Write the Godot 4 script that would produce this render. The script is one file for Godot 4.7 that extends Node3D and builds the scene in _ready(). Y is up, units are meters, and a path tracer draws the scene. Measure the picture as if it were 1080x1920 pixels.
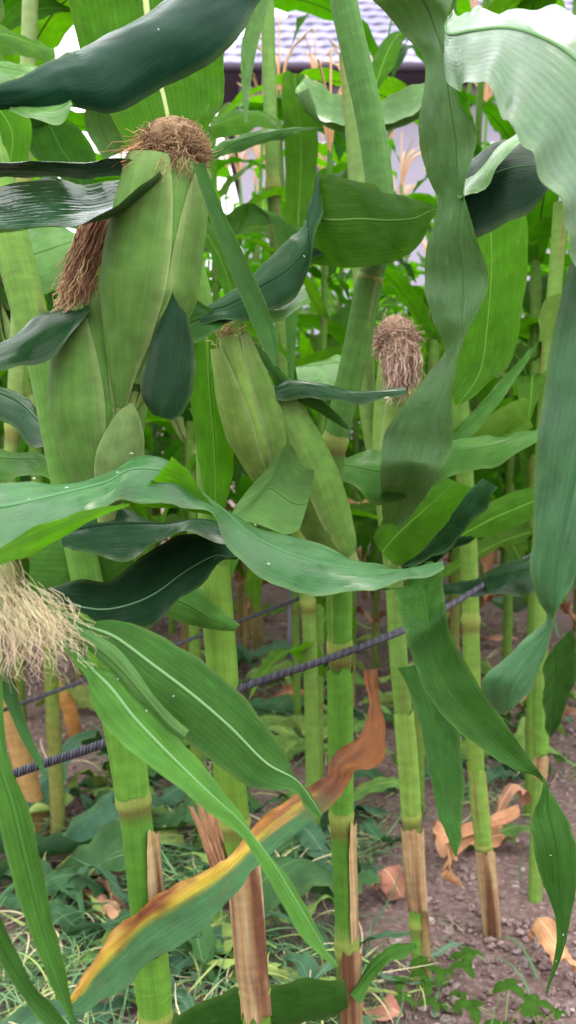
extends Node3D
# A corn patch after rain, seen from between the rows. Units are metres, y is up.

const F_PX := 1663.0          # focal length in pixels of the 1080 x 1920 photograph
const PITCH := 6.0            # the camera looks this many degrees down
const EYE := Vector3(0, 0.82, 0)

var rng := RandomNumberGenerator.new()
var noise := FastNoiseLite.new()
var M := {}                   # materials
var org := Vector3.ZERO       # base of the thing that is being built
var used := {}
var plants := {}

# ------------------------------------------------------------------ helpers
func numbered(n: String) -> String:
	if not used.has(n):
		used[n] = 0
		return n
	used[n] += 1
	return "%s_%03d" % [n, used[n]]

func tag(o: Node, label: String, category: String, group := "") -> Node:
	o.set_meta("label", label)
	o.set_meta("category", category)
	if group != "":
		o.set_meta("group", group)
	return o

func thing(called: String, base: Vector3, label: String, category: String, group := "") -> Node3D:
	var o := Node3D.new()
	o.name = numbered(called)
	add_child(o, true)
	o.position = base
	org = base
	tag(o, label, category, group)
	return o

# a point on the ray through a pixel of the photograph, at a depth along the view axis
func at(px: float, py: float, d: float) -> Vector3:
	var s := sin(deg_to_rad(PITCH))
	var c := cos(deg_to_rad(PITCH))
	return EYE + Vector3(0, -s, -c) * d + Vector3.RIGHT * ((px - 540.0) / F_PX * d) + Vector3(0, c, -s) * ((960.0 - py) / F_PX * d)

func on_ground(px: float, py: float, lift := 0.0) -> Vector3:
	var dir := at(px, py, 1.0) - EYE
	var p := EYE + dir * ((lift - EYE.y) / dir.y)
	return Vector3(p.x, lift + ground_height(p.x, p.z), p.z)

func ground_height(x: float, z: float) -> float:
	var h := noise.get_noise_2d(x * 2.2, z * 2.2) * 0.035
	h += noise.get_noise_2d(x * 9.0 + 40.0, z * 9.0) * 0.018
	return h

class Mesher:
	var v := PackedVector3Array()
	var n := PackedVector3Array()
	var uv := PackedVector2Array()
	var c := PackedColorArray()
	var ix := PackedInt32Array()

	func grid(p: PackedVector3Array, nu: int, nv: int, t: PackedVector2Array, col: PackedColorArray, closed := false) -> void:
		# nu points across in each of nv rows
		var base := v.size()
		var nn := PackedVector3Array()
		nn.resize(p.size())
		for j in nv:
			for i in nu:
				var l := i - 1
				var r := i + 1
				if closed:
					l = (i - 1) if i > 0 else nu - 2
					r = (i + 1) if i < nu - 1 else 1
				else:
					l = max(l, 0)
					r = min(r, nu - 1)
				var du := p[j * nu + r] - p[j * nu + l]
				var dv := p[min(j + 1, nv - 1) * nu + i] - p[max(j - 1, 0) * nu + i]
				var q := dv.cross(du)
				if q.length_squared() < 1e-18:
					q = nn[(j - 1) * nu + i] if j > 0 else Vector3(0, 0, 1)
				nn[j * nu + i] = q.normalized()
		v.append_array(p)
		n.append_array(nn)
		uv.append_array(t)
		c.append_array(col)
		for j in nv - 1:
			for i in nu - 1:
				var a := base + j * nu + i
				ix.append_array(PackedInt32Array([a, a + 1, a + nu, a + 1, a + nu + 1, a + nu]))

	func mesh(off: Vector3) -> ArrayMesh:
		var a := []
		a.resize(Mesh.ARRAY_MAX)
		var w := PackedVector3Array()
		w.resize(v.size())
		for i in v.size():
			w[i] = v[i] - off
		a[Mesh.ARRAY_VERTEX] = w
		a[Mesh.ARRAY_NORMAL] = n
		a[Mesh.ARRAY_TEX_UV] = uv
		a[Mesh.ARRAY_COLOR] = c
		a[Mesh.ARRAY_INDEX] = ix
		var m := ArrayMesh.new()
		m.add_surface_from_arrays(Mesh.PRIMITIVE_TRIANGLES, a)
		return m

func put(called: String, mb: Mesher, mat: Material, parent: Node = self, kind := "") -> MeshInstance3D:
	var o := MeshInstance3D.new()
	o.mesh = mb.mesh(org)
	o.material_override = mat
	o.name = numbered(called) if parent == self else called
	parent.add_child(o, true)
	if kind != "":
		o.set_meta("kind", kind)
	return o

func spline(p: Array, t: float) -> Vector3:
	var n := p.size() - 1
	var k := clampf(t, 0.0, 1.0) * n
	var i := int(min(floor(k), n - 1))
	var f := k - i
	var a: Vector3 = p[max(i - 1, 0)]
	var b: Vector3 = p[i]
	var c: Vector3 = p[i + 1]
	var d: Vector3 = p[min(i + 2, n)]
	return 0.5 * ((2.0 * b) + (c - a) * f + (2.0 * a - 5.0 * b + 4.0 * c - d) * f * f + (3.0 * b - a - 3.0 * c + d) * f * f * f)

func ramp(a: Array, t: float) -> float:
	var n := a.size() - 1
	if n < 1:
		return a[0]
	var k := clampf(t, 0.0, 1.0) * n
	var i := int(min(floor(k), n - 1))
	return lerpf(a[i], a[i + 1], k - i)

# ------------------------------------------------------------------ leaves
# ea and eb are the two edges of the blade as lists of points; opts: bulge, fold, ripple, wave, seed, color, paint
func blade(mb: Mesher, ea: Array, eb: Array, o: Dictionary) -> Array:
	var ns: int = o.get("rows", (ea.size() - 1) * 5 + 1)
	var nu: int = o.get("cols", 13)
	var bulge: float = o.get("bulge", 0.10)
	var fold: float = o.get("fold", 0.0)
	var rip: float = o.get("ripple", 0.0025)
	var wave: float = o.get("wave", 0.07)
	var sd: float = o.get("seed", rng.randf() * 100.0)
	var col: Color = o.get("color", Color(0.03, 0.09, 0.03))
	var paint = o.get("paint", null)
	var P := PackedVector3Array()
	var T := PackedVector2Array()
	var C := PackedColorArray()
	var spine := []
	var s := 0.0
	var last := Vector3.ZERO
	var up := Vector3.FORWARD
	for j in ns:
		var t := float(j) / (ns - 1)
		var a := spline(ea, t)
		var b := spline(eb, t)
		var c := (a + b) * 0.5
		if j > 0:
			s += c.distance_to(last)
		last = c
		var t2 := minf(t + 0.02, 1.0)
		var t1 := maxf(t - 0.02, 0.0)
		var tan_ := (spline(ea, t2) + spline(eb, t2) - spline(ea, t1) - spline(eb, t1))
		var ac := b - a
		var w := ac.length()
		var nm := ac.cross(tan_)
		if nm.length() > 1e-7:
			nm = nm.normalized()
			if j > 0 and nm.dot(up) < -0.2 and w < 0.012:
				nm = -nm
			up = nm
		nm = up
		for i in nu:
			var u := -1.0 + 2.0 * i / (nu - 1)
			var au := absf(u)
			var h := bulge * w * (1.0 - u * u) + fold * w * (1.0 - au)
			var k := sin(TAU * s / wave + sd + u * 0.9) + 0.6 * sin(TAU * s / wave * 1.9 + sd * 2.0 - u * 2.0)
			h += rip * k * pow(au, 1.7) * clampf(w / 0.03, 0.0, 1.0)
			h += 0.0020 * minf(au * 3.0, 1.0) * noise.get_noise_3d(s * 900.0 + sd * 30.0, u * 70.0, sd) * clampf(w / 0.03, 0.0, 1.0)
			var ragged := 0.0
			if au > 0.99 and j > 0 and j < ns - 1:
				ragged = noise.get_noise_2d(s * 2600.0, sd * 50.0 + u * 9.0) * 0.0012
			P.append(c + ac * (u * 0.5) + ac.normalized() * ragged * u + nm * h)
			T.append(Vector2(0.5 + u * 0.5 * clampf(w / 0.07, 0.25, 1.0), s / 0.22 + sd))
			if paint != null:
				C.append((paint as Callable).call(t, u))
			else:
				var q := 1.0 + 0.22 * noise.get_noise_3d(s * 160.0, u * 4.0, sd * 20.0) + 0.10 * noise.get_noise_3d(s * 900.0, u * 30.0, sd)
				var cc := Color(col.r * q, col.g * q, col.b * q)
				var edge := clampf((au - 0.93) * 14.0, 0.0, 1.0) * 0.35
				cc = cc.lerp(Color(0.16, 0.24, 0.07), edge * 0.6)
				C.append(cc)
		spine.append([c + nm * ((bulge + fold) * w), nm, w, ac.normalized()])
	mb.grid(P, nu, ns, T, C)
	return spine

# the pale rib along the middle of a blade
func rib(mb: Mesher, spine: Array, r0: float, col: Color) -> void:
	var P := PackedVector3Array()
	var T := PackedVector2Array()
	var C := PackedColorArray()
	var n := spine.size()
	for j in n:
		var q: Array = spine[j]
		var r := minf(r0 * (1.0 - 0.72 * j / (n - 1)), 0.10 * q[2])
		for i in 7:
			var a := TAU * i / 6.0
			P.append(q[0] + q[3] * (cos(a) * r) + q[1] * (sin(a) * r * 0.40))
			T.append(Vector2(i / 6.0, j * 0.1))
			C.append(col)
	mb.grid(P, 7, n, T, C, true)

func drops(spine: Array, parent: Node, n: int) -> void:
	var mm := MultiMesh.new()
	mm.transform_format = MultiMesh.TRANSFORM_3D
	mm.mesh = M.drop_mesh
	mm.instance_count = n
	for k in n:
		var q: Array = spine[rng.randi_range(1, spine.size() - 2)]
		var nm: Vector3 = q[1]
		if nm.y < 0.0:
			nm = -nm
		var r := rng.randf_range(0.0003, 0.00085)
		var x := nm.cross(Vector3(0.3, 0.2, 0.9)).normalized()
		var b := Basis(x, nm, x.cross(nm).normalized()) * Basis.from_scale(Vector3(r * rng.randf_range(0.8, 1.5), r * 0.75, r))
		var u := rng.randf_range(-0.42, 0.42)
		mm.set_instance_transform(k, Transform3D(b, q[0] + q[3] * (q[2] * u) + nm * 0.0012 - org))
	var o := MultiMeshInstance3D.new()
	o.multimesh = mm
	o.material_override = M.water
	o.name = "water_drops"
	o.set_meta("kind", "stuff")
	parent.add_child(o, true)

func px_edges(st: Array, d: Array, tilt: float) -> Array:
	var ea := []
	var eb := []
	var n := st.size()
	for i in n:
		var q: Array = st[i]
		var z := ramp(d, float(i) / (n - 1))
		var tl: float = q[4] if q.size() > 4 else tilt
		ea.append(at(q[0], q[1], z + tl * 0.5))
		eb.append(at(q[2], q[3], z - tl * 0.5))
	return [ea, eb]

# a leaf of one of the plants in the foreground, given where its two edges run
func leaf(plant: String, d: Array, tilt: float, st: Array, o := {}) -> MeshInstance3D:
	var root: Node3D = plants[plant]
	org = root.position
	var e := px_edges(st, d, tilt)
	var mb := Mesher.new()
	var sp := blade(mb, e[0], e[1], o)
	if o.has("lip"):
		var l := px_edges(o.lip, o.lip_d, 0.0)
		var oo := o.duplicate()
		oo.color = o.lip_color
		oo.bulge = 0.05
		blade(mb, l[0], l[1], oo)
	var node := put(o.get("name", "leaf"), mb, o.get("mat", M.leaf), o.get("under", root))
	if o.has("label"):
		node.set_meta("label", o.label)
	if o.get("mid", true) and not o.has("under"):
		var rb := Mesher.new()
		var lc: Color = o.get("color", MID)
		rib(rb, sp, o.get("rib", 0.0016), o.get("rib_color", Color(lc.r * 0.85, lc.g * 0.80, lc.b * 0.85)))
		put("midrib", rb, M.rib, node)
	if o.get("drops", 0) > 0 and not o.has("under"):
		drops(sp, node, o.drops)
	return node

# ------------------------------------------------------------------ stalks
func tube(mb: Mesher, pts: Array, rad: Callable, col: Callable, rows: int, seg := 15, t0 := 0.0, t1 := 1.0) -> void:
	var P := PackedVector3Array()
	var T := PackedVector2Array()
	var C := PackedColorArray()
	var s := 0.0
	var last := spline(pts, t0)
	for j in rows:
		var t := lerpf(t0, t1, float(j) / (rows - 1))
		var c := spline(pts, t)
		s += c.distance_to(last)
		last = c
		var dir := (spline(pts, minf(t + 0.01, 1.0)) - spline(pts, maxf(t - 0.01, 0.0))).normalized()
		var x := dir.cross(Vector3(0.05, 0.02, 1.0)).normalized()
		var y := x.cross(dir)
		var r: float = rad.call(t)
		for i in seg:
			var a := TAU * i / (seg - 1)
			var q := 1.0 + 0.05 * cos(2.0 * a)
			P.append(c + (x * cos(a) + y * sin(a)) * r * q)
			T.append(Vector2(float(i) / (seg - 1), s / 0.2))
			C.append(col.call(t, a))
	mb.grid(P, seg, rows, T, C, true)

func mixed(a: Color, b: Color, k: float) -> Color:
	return a.lerp(b, clampf(k, 0.0, 1.0))

# builds stalk, node rings and sheaths along a path that runs from the top down to the ground
func stalk(plant: String, path: Array, r_top: float, r_base: float, nodes: Array, o := {}) -> void:
	var root: Node3D = plants[plant]
	org = root.position
	var pts := []
	for q in path:
		pts.append(at(q[0], q[1], q[2]))
	pts.append(root.position + Vector3(0, -0.03, 0))
	var sd := rng.randf() * 90.0
	var top_c: Color = o.get("top", Color(0.17, 0.27, 0.06))
	var low_c: Color = o.get("low", Color(0.17, 0.24, 0.045))
	top_c.r *= 0.80
	low_c.r *= 0.80
	var shape := func(t: float) -> float:
		var r := lerpf(r_top, r_base, t)
		for k in nodes:
			r += 0.0022 * exp(-pow((t - k) / 0.006, 2.0))
		return r
	var tint := func(t: float, a: float) -> Color:
		var c := mixed(top_c, low_c, t * 1.4)
		var g := noise.get_noise_3d(t * 160.0, cos(a) * 22.0 + sd, sin(a) * 22.0)
		c = mixed(c, Color(0.24, 0.14, 0.05), (g - 0.18) * 2.2 * o.get("worn", 0.4))
		for k in nodes:
			c = mixed(c, Color(0.26, 0.30, 0.07), exp(-pow((t - k) / 0.008, 2.0)) * 0.8)
			c = mixed(c, Color(0.12, 0.07, 0.03), exp(-pow((t - k - 0.011) / 0.005, 2.0)) * 0.75)
		return c
	var mb := Mesher.new()
	tube(mb, pts, shape, tint, 150, 17)
	put("stalk", mb, M.stalk, root)
	# sheaths: the lower part of a leaf wrapped round the stalk above each node
	# [from, to, colour, dryness, middle angle, half angle]; the angle PI / 2 looks at the viewer
	for sh in o.get("sheaths", []):
		var m2 := Mesher.new()
		wrap_sheath(m2, pts, func(t: float) -> float: return lerpf(r_top, r_base, t), sh[0], sh[1], sh[2], sh[3], sh[4] if sh.size() > 4 else 0.6, sh[5] if sh.size() > 5 else PI * 0.97, sd)
		var n := put("leaf_sheath", m2, M.dry_leaf if sh[3] > 0.5 else M.husk, root)
		if sh[3] > 0.5:
			n.set_meta("label", "dried brown leaf sheath")

func wrap_sheath(mb: Mesher, pts: Array, rad: Callable, t0: float, t1: float, c0: Color, dry: float, mid: float, half: float, sd: float) -> void:
	var P := PackedVector3Array()
	var T := PackedVector2Array()
	var C := PackedColorArray()
	var rows := 46
	var seg := 33
	var ss := t0 * 77.0 + sd
	if dry < 0.5:
		c0.r *= 0.80
	for j in rows:
		var f := float(j) / (rows - 1)
		for i in seg:
			var u := -1.0 + 2.0 * i / (seg - 1)
			# one edge laps over the other and the ends are torn
			var open_ := half * (1.0 - (0.35 if dry > 0.5 else 0.10) * pow(1.0 - f, 3.0)) + 0.10 * noise.get_noise_2d(f * 90.0, ss + 9.0) * signf(u)
			var a := mid + u * open_
			var e0 := t0 + (t1 - t0) * 0.10 * (noise.get_noise_2d(a * 60.0, ss) + 0.25 * u) * (0.8 if dry > 0.5 else 0.4)
			var e1 := t1 + (t1 - t0) * 0.08 * noise.get_noise_2d(a * 60.0, ss + 70.0) * (0.7 if dry > 0.5 else 0.2)
			var t := lerpf(e0, e1, f)
			var c := spline(pts, t)
			var dir := (spline(pts, minf(t + 0.01, 1.0)) - spline(pts, maxf(t - 0.01, 0.0))).normalized()
			var x := dir.cross(Vector3(0.05, 0.02, 1.0)).normalized()
			var y := x.cross(dir)
			var r: float = rad.call(t)
			r += 0.0007 + 0.0008 * (1.0 - f) + 0.0007 * sin(f * PI) + 0.0006 * (u + 1.0) + 0.0005 * noise.get_noise_3d(t * 300.0, a * 14.0, ss)
			if dry > 0.5:
				r += 0.0016 * absf(noise.get_noise_3d(t * 160.0, a * 30.0, ss + 5.0)) + 0.0022 * pow(1.0 - f, 4.0) * absf(u)
			P.append(c + (x * cos(a) + y * sin(a)) * r)
			T.append(Vector2(a / TAU, t * pts.size() * 0.5))
			var g := noise.get_noise_3d(t * 110.0 + ss, cos(a) * 30.0 + ss, sin(a) * 30.0)
			var st := noise.get_noise_3d(t * 40.0 + ss, cos(a) * 160.0, sin(a) * 160.0)
			var k := mixed(c0, Color(c0.r * 1.3, c0.g * 1.15, c0.b * 1.1), 0.5 + g + st)
			var brown := mixed(Color(0.36, 0.215, 0.095), Color(0.50, 0.38, 0.20), 0.5 + st * 2.2)
			brown = mixed(brown, Color(0.15, 0.065, 0.035), (g - 0.05) * 2.6)
			k = mixed(k, brown, dry * 1.9 - 0.75 + g * 1.7 + st)
			k = mixed(k, Color(k.r * 1.3, k.g * 1.15, k.b * 1.3), clampf(absf(u) * 12.0 - 11.0, 0.0, 1.0))
			if dry > 0.5:
				k = k * 0.86
			C.append(k)
	mb.grid(P, seg, rows, T, C)

# ------------------------------------------------------------------ ears
func frame_of(d: Vector3, towards: Vector3) -> Array:
	var z := (towards - d * d.dot(towards)).normalized()
	return [d.cross(z).normalized(), z]

# base, tip, half width, towards the viewer; layers: [angle, half angle, start, end, lift, flare]
func ear(root: Node, base: Vector3, tip: Vector3, r0: float, o := {}) -> Node3D:
	org = (root as Node3D).position if root.get_parent() == self else org
	var axis := tip - base
	var ln := axis.length()
	var dir := axis / ln
	var fr := frame_of(dir, EYE - base)
	var X: Vector3 = fr[0]
	var Z: Vector3 = fr[1]
	var bend: float = o.get("bend", 0.0)
	var blunt: float = o.get("blunt", 0.55)
	var col: Color = o.get("color", Color(0.13, 0.23, 0.06))
	var foot: float = o.get("foot", 0.32)
	var swell: float = o.get("swell", 0.55)
	var prof := func(t: float) -> float:
		var k := pow(clampf(t / 0.45, 0.0, 1.0), swell) * (1.0 - (1.0 - blunt) * pow(clampf((t - 0.45) / 0.55, 0.0, 1.0), 1.8))
		return r0 * (foot + (1.0 - foot) * k) if t < 0.45 else r0 * k
	var core := Mesher.new()
	var sd := rng.randf() * 60.0
	var rows := 28
	var strip := func(mb: Mesher, a0: float, half: float, s0: float, s1: float, lift: float, flare: float, c0: Color, point: float) -> void:
		var P := PackedVector3Array()
		var T := PackedVector2Array()
		var C := PackedColorArray()
		var nu := 15
		for j in rows:
			var f := float(j) / (rows - 1)
			var t := lerpf(s0, s1, f)
			var wd := half * pow(maxf(1.0 - point * pow(f, 3.0), 0.0), 0.6)
			if f < 0.25:
				wd *= lerpf(0.75, 1.0, f / 0.25)
			for i in nu:
				var u := -1.0 + 2.0 * i / (nu - 1)
				var a := a0 + u * wd + 0.12 * sin(f * 3.0 + a0)
				var g := noise.get_noise_3d(t * 120.0, u * 26.0, sd + a0 * 40.0)
				var r: float = prof.call(t) + lift + flare * pow(f, 4.0) + 0.0011 * g + 0.0006 * absf(sin(a * 26.0)) * (1.0 - f)
				r -= 0.0012 * pow(absf(u), 8.0)
				P.append(base + dir * (t * ln) + Z * (bend * sin(t * PI)) + (X * sin(a) + Z * cos(a)) * r)
				T.append(Vector2(0.5 + a * 0.45, t * ln / 0.2))
				var q := 1.0 + 0.16 * g
				var c := Color(c0.r * q, c0.g * q, c0.b * q)
				c = c * (1.0 + 0.05 * sin(a * 62.0) + 0.05 * noise.get_noise_2d(a * 900.0, sd))
				c = mixed(c, Color(0.24, 0.34, 0.12), pow(absf(u), 9.0) * 0.8 + pow(f, 9.0) * 0.5)
				c = mixed(c, Color(0.30, 0.27, 0.10), (noise.get_noise_3d(t * 400.0, u * 90.0, sd) - 0.50) * 2.0)
				C.append(c)
		mb.grid(P, nu, rows, T, C)
	strip.call(core, 0.0, PI, 0.0, 0.98, -0.0015, 0.0, Color(col.r * 0.8, col.g * 0.8, col.b * 0.8), 1.0)
	var n := put("ear", core, M.husk, root)
	var sk := Mesher.new()
	var sd_ := dir * (1.0 if o.get("shank", true) else 0.15)
	var s0 := base - sd_ * 0.035 - Z * 0.004
	tube(sk, [base + dir * 0.03, base, s0], func(t: float) -> float: return r0 * maxf(foot, 0.22) * lerpf(1.25, 0.95, t), func(t: float, a: float) -> Color: return Color(0.17, 0.25, 0.07) * (1.0 + 0.3 * noise.get_noise_2d(t * 90.0, a * 10.0)), 12, 13)
	put("shank", sk, M.husk, n)
	for q in o.get("layers", [[-0.9, 1.25, 0.0, 0.95, 0.0015, 0.0], [0.9, 1.25, 0.0, 1.0, 0.0028, 0.0], [0.1, 1.0, 0.0, 0.86, 0.0042, 0.001]]):
		var mb := Mesher.new()
		var c1 := col.lerp(Color(col.r * 1.5, col.g * 1.25, col.b * 1.3), rng.randf())
		strip.call(mb, q[0], q[1], q[2], q[3], q[4], q[5], c1 * (q[7] if q.size() > 7 else 1.0), q[6] if q.size() > 6 else 1.0)
		put("husk", mb, M.husk, n)
	return n

# hair-like silk; each strand starts near p, runs along dir and falls
func silk(mb: Mesher, p: Vector3, dir: Vector3, n: int, ln: float, spread: float, fall: float, thick: float, cols: Array, curl := 0.006, mouth := 0.006) -> void:
	for k in n:
		var d := (dir + Vector3(rng.randfn(), rng.randfn(), rng.randfn()) * spread).normalized()
		var q := p + Vector3(rng.randfn(), rng.randfn(), rng.randfn()) * mouth
		var l := ln * rng.randf_range(0.55, 1.1)
		var c: Color = cols[rng.randi_range(0, cols.size() - 1)]
		c = c * rng.randf_range(0.75, 1.2)
		var ph := rng.randf() * TAU
		var fr := rng.randf_range(1.0, 3.2)
		var steps := 9
		var P := PackedVector3Array()
		var T := PackedVector2Array()
		var C := PackedColorArray()
		for j in steps:
			var f := float(j) / (steps - 1)
			d = (d + Vector3.DOWN * fall * 0.16).normalized()
			if j > 0:
				q += d * (l / (steps - 1))
			var off := Vector3(sin(ph + f * fr * TAU), 0.4 * cos(ph + f * fr * 5.0), cos(ph * 1.7 + f * fr * TAU)) * curl * f
			var x := d.cross(Vector3(0.2, 0.3, 0.93)).normalized()
			var y := x.cross(d)
			var r := thick * (1.0 - 0.45 * f)
			for i in 4:
				var a := TAU * i / 3.0
				P.append(q + off + (x * cos(a) + y * sin(a)) * r)
				T.append(Vector2(i / 3.0, f))
				C.append(c)
		mb.grid(P, 4, steps, T, C, true)

# a felted clump of old silk: a lump covered with short strands
func matted(mb: Mesher, c0: Vector3, rad: Vector3, n: int, ln: float, cols: Array, thick := 0.0003) -> void:
	var P := PackedVector3Array()
	var T := PackedVector2Array()
	var C := PackedColorArray()
	for j in 19:
		for i in 31:
			var th := PI * j / 18.0
			var ph := TAU * i / 30.0
			var dd := Vector3(sin(th) * cos(ph), cos(th), sin(th) * sin(ph))
			var rr := 1.0 + 0.22 * noise.get_noise_3d(dd.x * 45.0, dd.y * 45.0, dd.z * 45.0) + 0.05 * noise.get_noise_3d(dd.x * 260.0, dd.y * 260.0, dd.z * 260.0)
			P.append(c0 + dd * rad * rr)
			T.append(Vector2(i, j))
			var c: Color = cols[0]
			C.append(c * (0.75 + 0.3 * noise.get_noise_3d(dd.x * 300.0, dd.y * 300.0, dd.z * 300.0)))
	mb.grid(P, 31, 19, T, C, true)
	for k in n:
		var dd := Vector3(rng.randfn(), rng.randfn() * 0.8 + 0.25, rng.randfn()).normalized()
		var along := (dd.cross(Vector3(rng.randfn(), rng.randfn(), rng.randfn())).normalized() + Vector3(0, -0.35, 0)).normalized()
		silk(mb, c0 + dd * rad * 0.98, along, 1, ln * rng.randf_range(0.6, 1.5), 0.12, 0.5, thick, cols, 0.0022, 0.0007)

# ------------------------------------------------------------------ materials
func noise_at(f: FastNoiseLite, u: float, v: float, k: float, r: float) -> float:
	# repeats along v without a seam
	return f.get_noise_3d(u * k, cos(v * TAU) * r, sin(v * TAU) * r)

func leaf_textures() -> Dictionary:
	var w := 192
	var h := 512
	var al := Image.create(w, h, false, Image.FORMAT_RGB8)
	var bm := Image.create(w, h, false, Image.FORMAT_RGB8)
	var ro := Image.create(w, h, false, Image.FORMAT_RGB8)
	var f := FastNoiseLite.new()
	f.seed = 5
	f.frequency = 0.02
	var vein := []
	for x in w:
		var k := 0.5 + 0.5 * cos(x * TAU / 8.0 + 0.8 * f.get_noise_1d(x * 7.0))
		vein.append(pow(k, 3.0) + 0.35 * f.get_noise_1d(x * 40.0))
	for y in h:
		var v := float(y) / h
		for x in w:
			var u := float(x) / w
			var big := noise_at(f, u, v, 60.0, 60.0)
			var mid := noise_at(f, u, v, 520.0, 55.0)
			var fine := noise_at(f, u, v, 2600.0, 260.0)
			var a: float = 0.86 + 0.05 * vein[x] + 0.10 * big + 0.07 * mid + 0.05 * fine
			if mid > 0.42:
				a += (mid - 0.42) * 0.8
			al.set_pixel(x, y, Color(clampf(a * 1.0, 0, 1), clampf(a, 0, 1), clampf(a * 0.98, 0, 1)))
			var b: float = 0.5 + 0.07 * vein[x] + 0.16 * mid + 0.22 * noise_at(f, u, v, 260.0, 36.0) + 0.03 * fine
			bm.set_pixel(x, y, Color(clampf(b, 0, 1), clampf(b, 0, 1), clampf(b, 0, 1)))
			var g := clampf(0.60 + 0.42 * big + 0.25 * mid, 0.3, 1.0)
			ro.set_pixel(x, y, Color(g, g, g))
	var nm := bm.duplicate() as Image
	nm.bump_map_to_normal_map(2.2)
	return {"a": ImageTexture.create_from_image(al), "n": ImageTexture.create_from_image(nm), "r": ImageTexture.create_from_image(ro)}

func fibre_textures(sd: int, ribs: float) -> Dictionary:
	var w := 128
	var h := 256
	var al := Image.create(w, h, false, Image.FORMAT_RGB8)
	var bm := Image.create(w, h, false, Image.FORMAT_RGB8)
	var f := FastNoiseLite.new()
	f.seed = sd
	f.frequency = 0.02
	for y in h:
		var v := float(y) / h
		for x in w:
			var u := float(x) / w
			var lines := 0.5 + 0.5 * cos(u * TAU * ribs)
			var long := noise_at(f, u, v, 1500.0, 25.0)
			var blot := noise_at(f, u, v, 150.0, 120.0)
			var a := clampf(0.87 + 0.02 * lines + 0.08 * long + 0.10 * blot, 0, 1)
			al.set_pixel(x, y, Color(a, a, a))
			var b := clampf(0.45 + 0.09 * lines + 0.24 * long + 0.12 * blot, 0, 1)
			bm.set_pixel(x, y, Color(b, b, b))
	bm.bump_map_to_normal_map(1.6)
	return {"a": ImageTexture.create_from_image(al), "n": ImageTexture.create_from_image(bm)}

func soft(tex: Dictionary, rough: float, through: Color, spec := 0.5, depth := 1.0) -> StandardMaterial3D:
	var m := StandardMaterial3D.new()
	m.vertex_color_use_as_albedo = true
	m.cull_mode = BaseMaterial3D.CULL_DISABLED
	m.roughness = rough
	m.metallic_specular = spec
	if tex.has("a"):
		m.albedo_texture = tex.a
		m.normal_enabled = true
		m.normal_texture = tex.n
		m.normal_scale = depth
	if tex.has("r"):
		m.roughness_texture = tex.r
		m.roughness_texture_channel = BaseMaterial3D.TEXTURE_CHANNEL_RED
	if through.r + through.g + through.b > 0.0:
		m.backlight_enabled = true
		m.backlight = through
	return m

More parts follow.
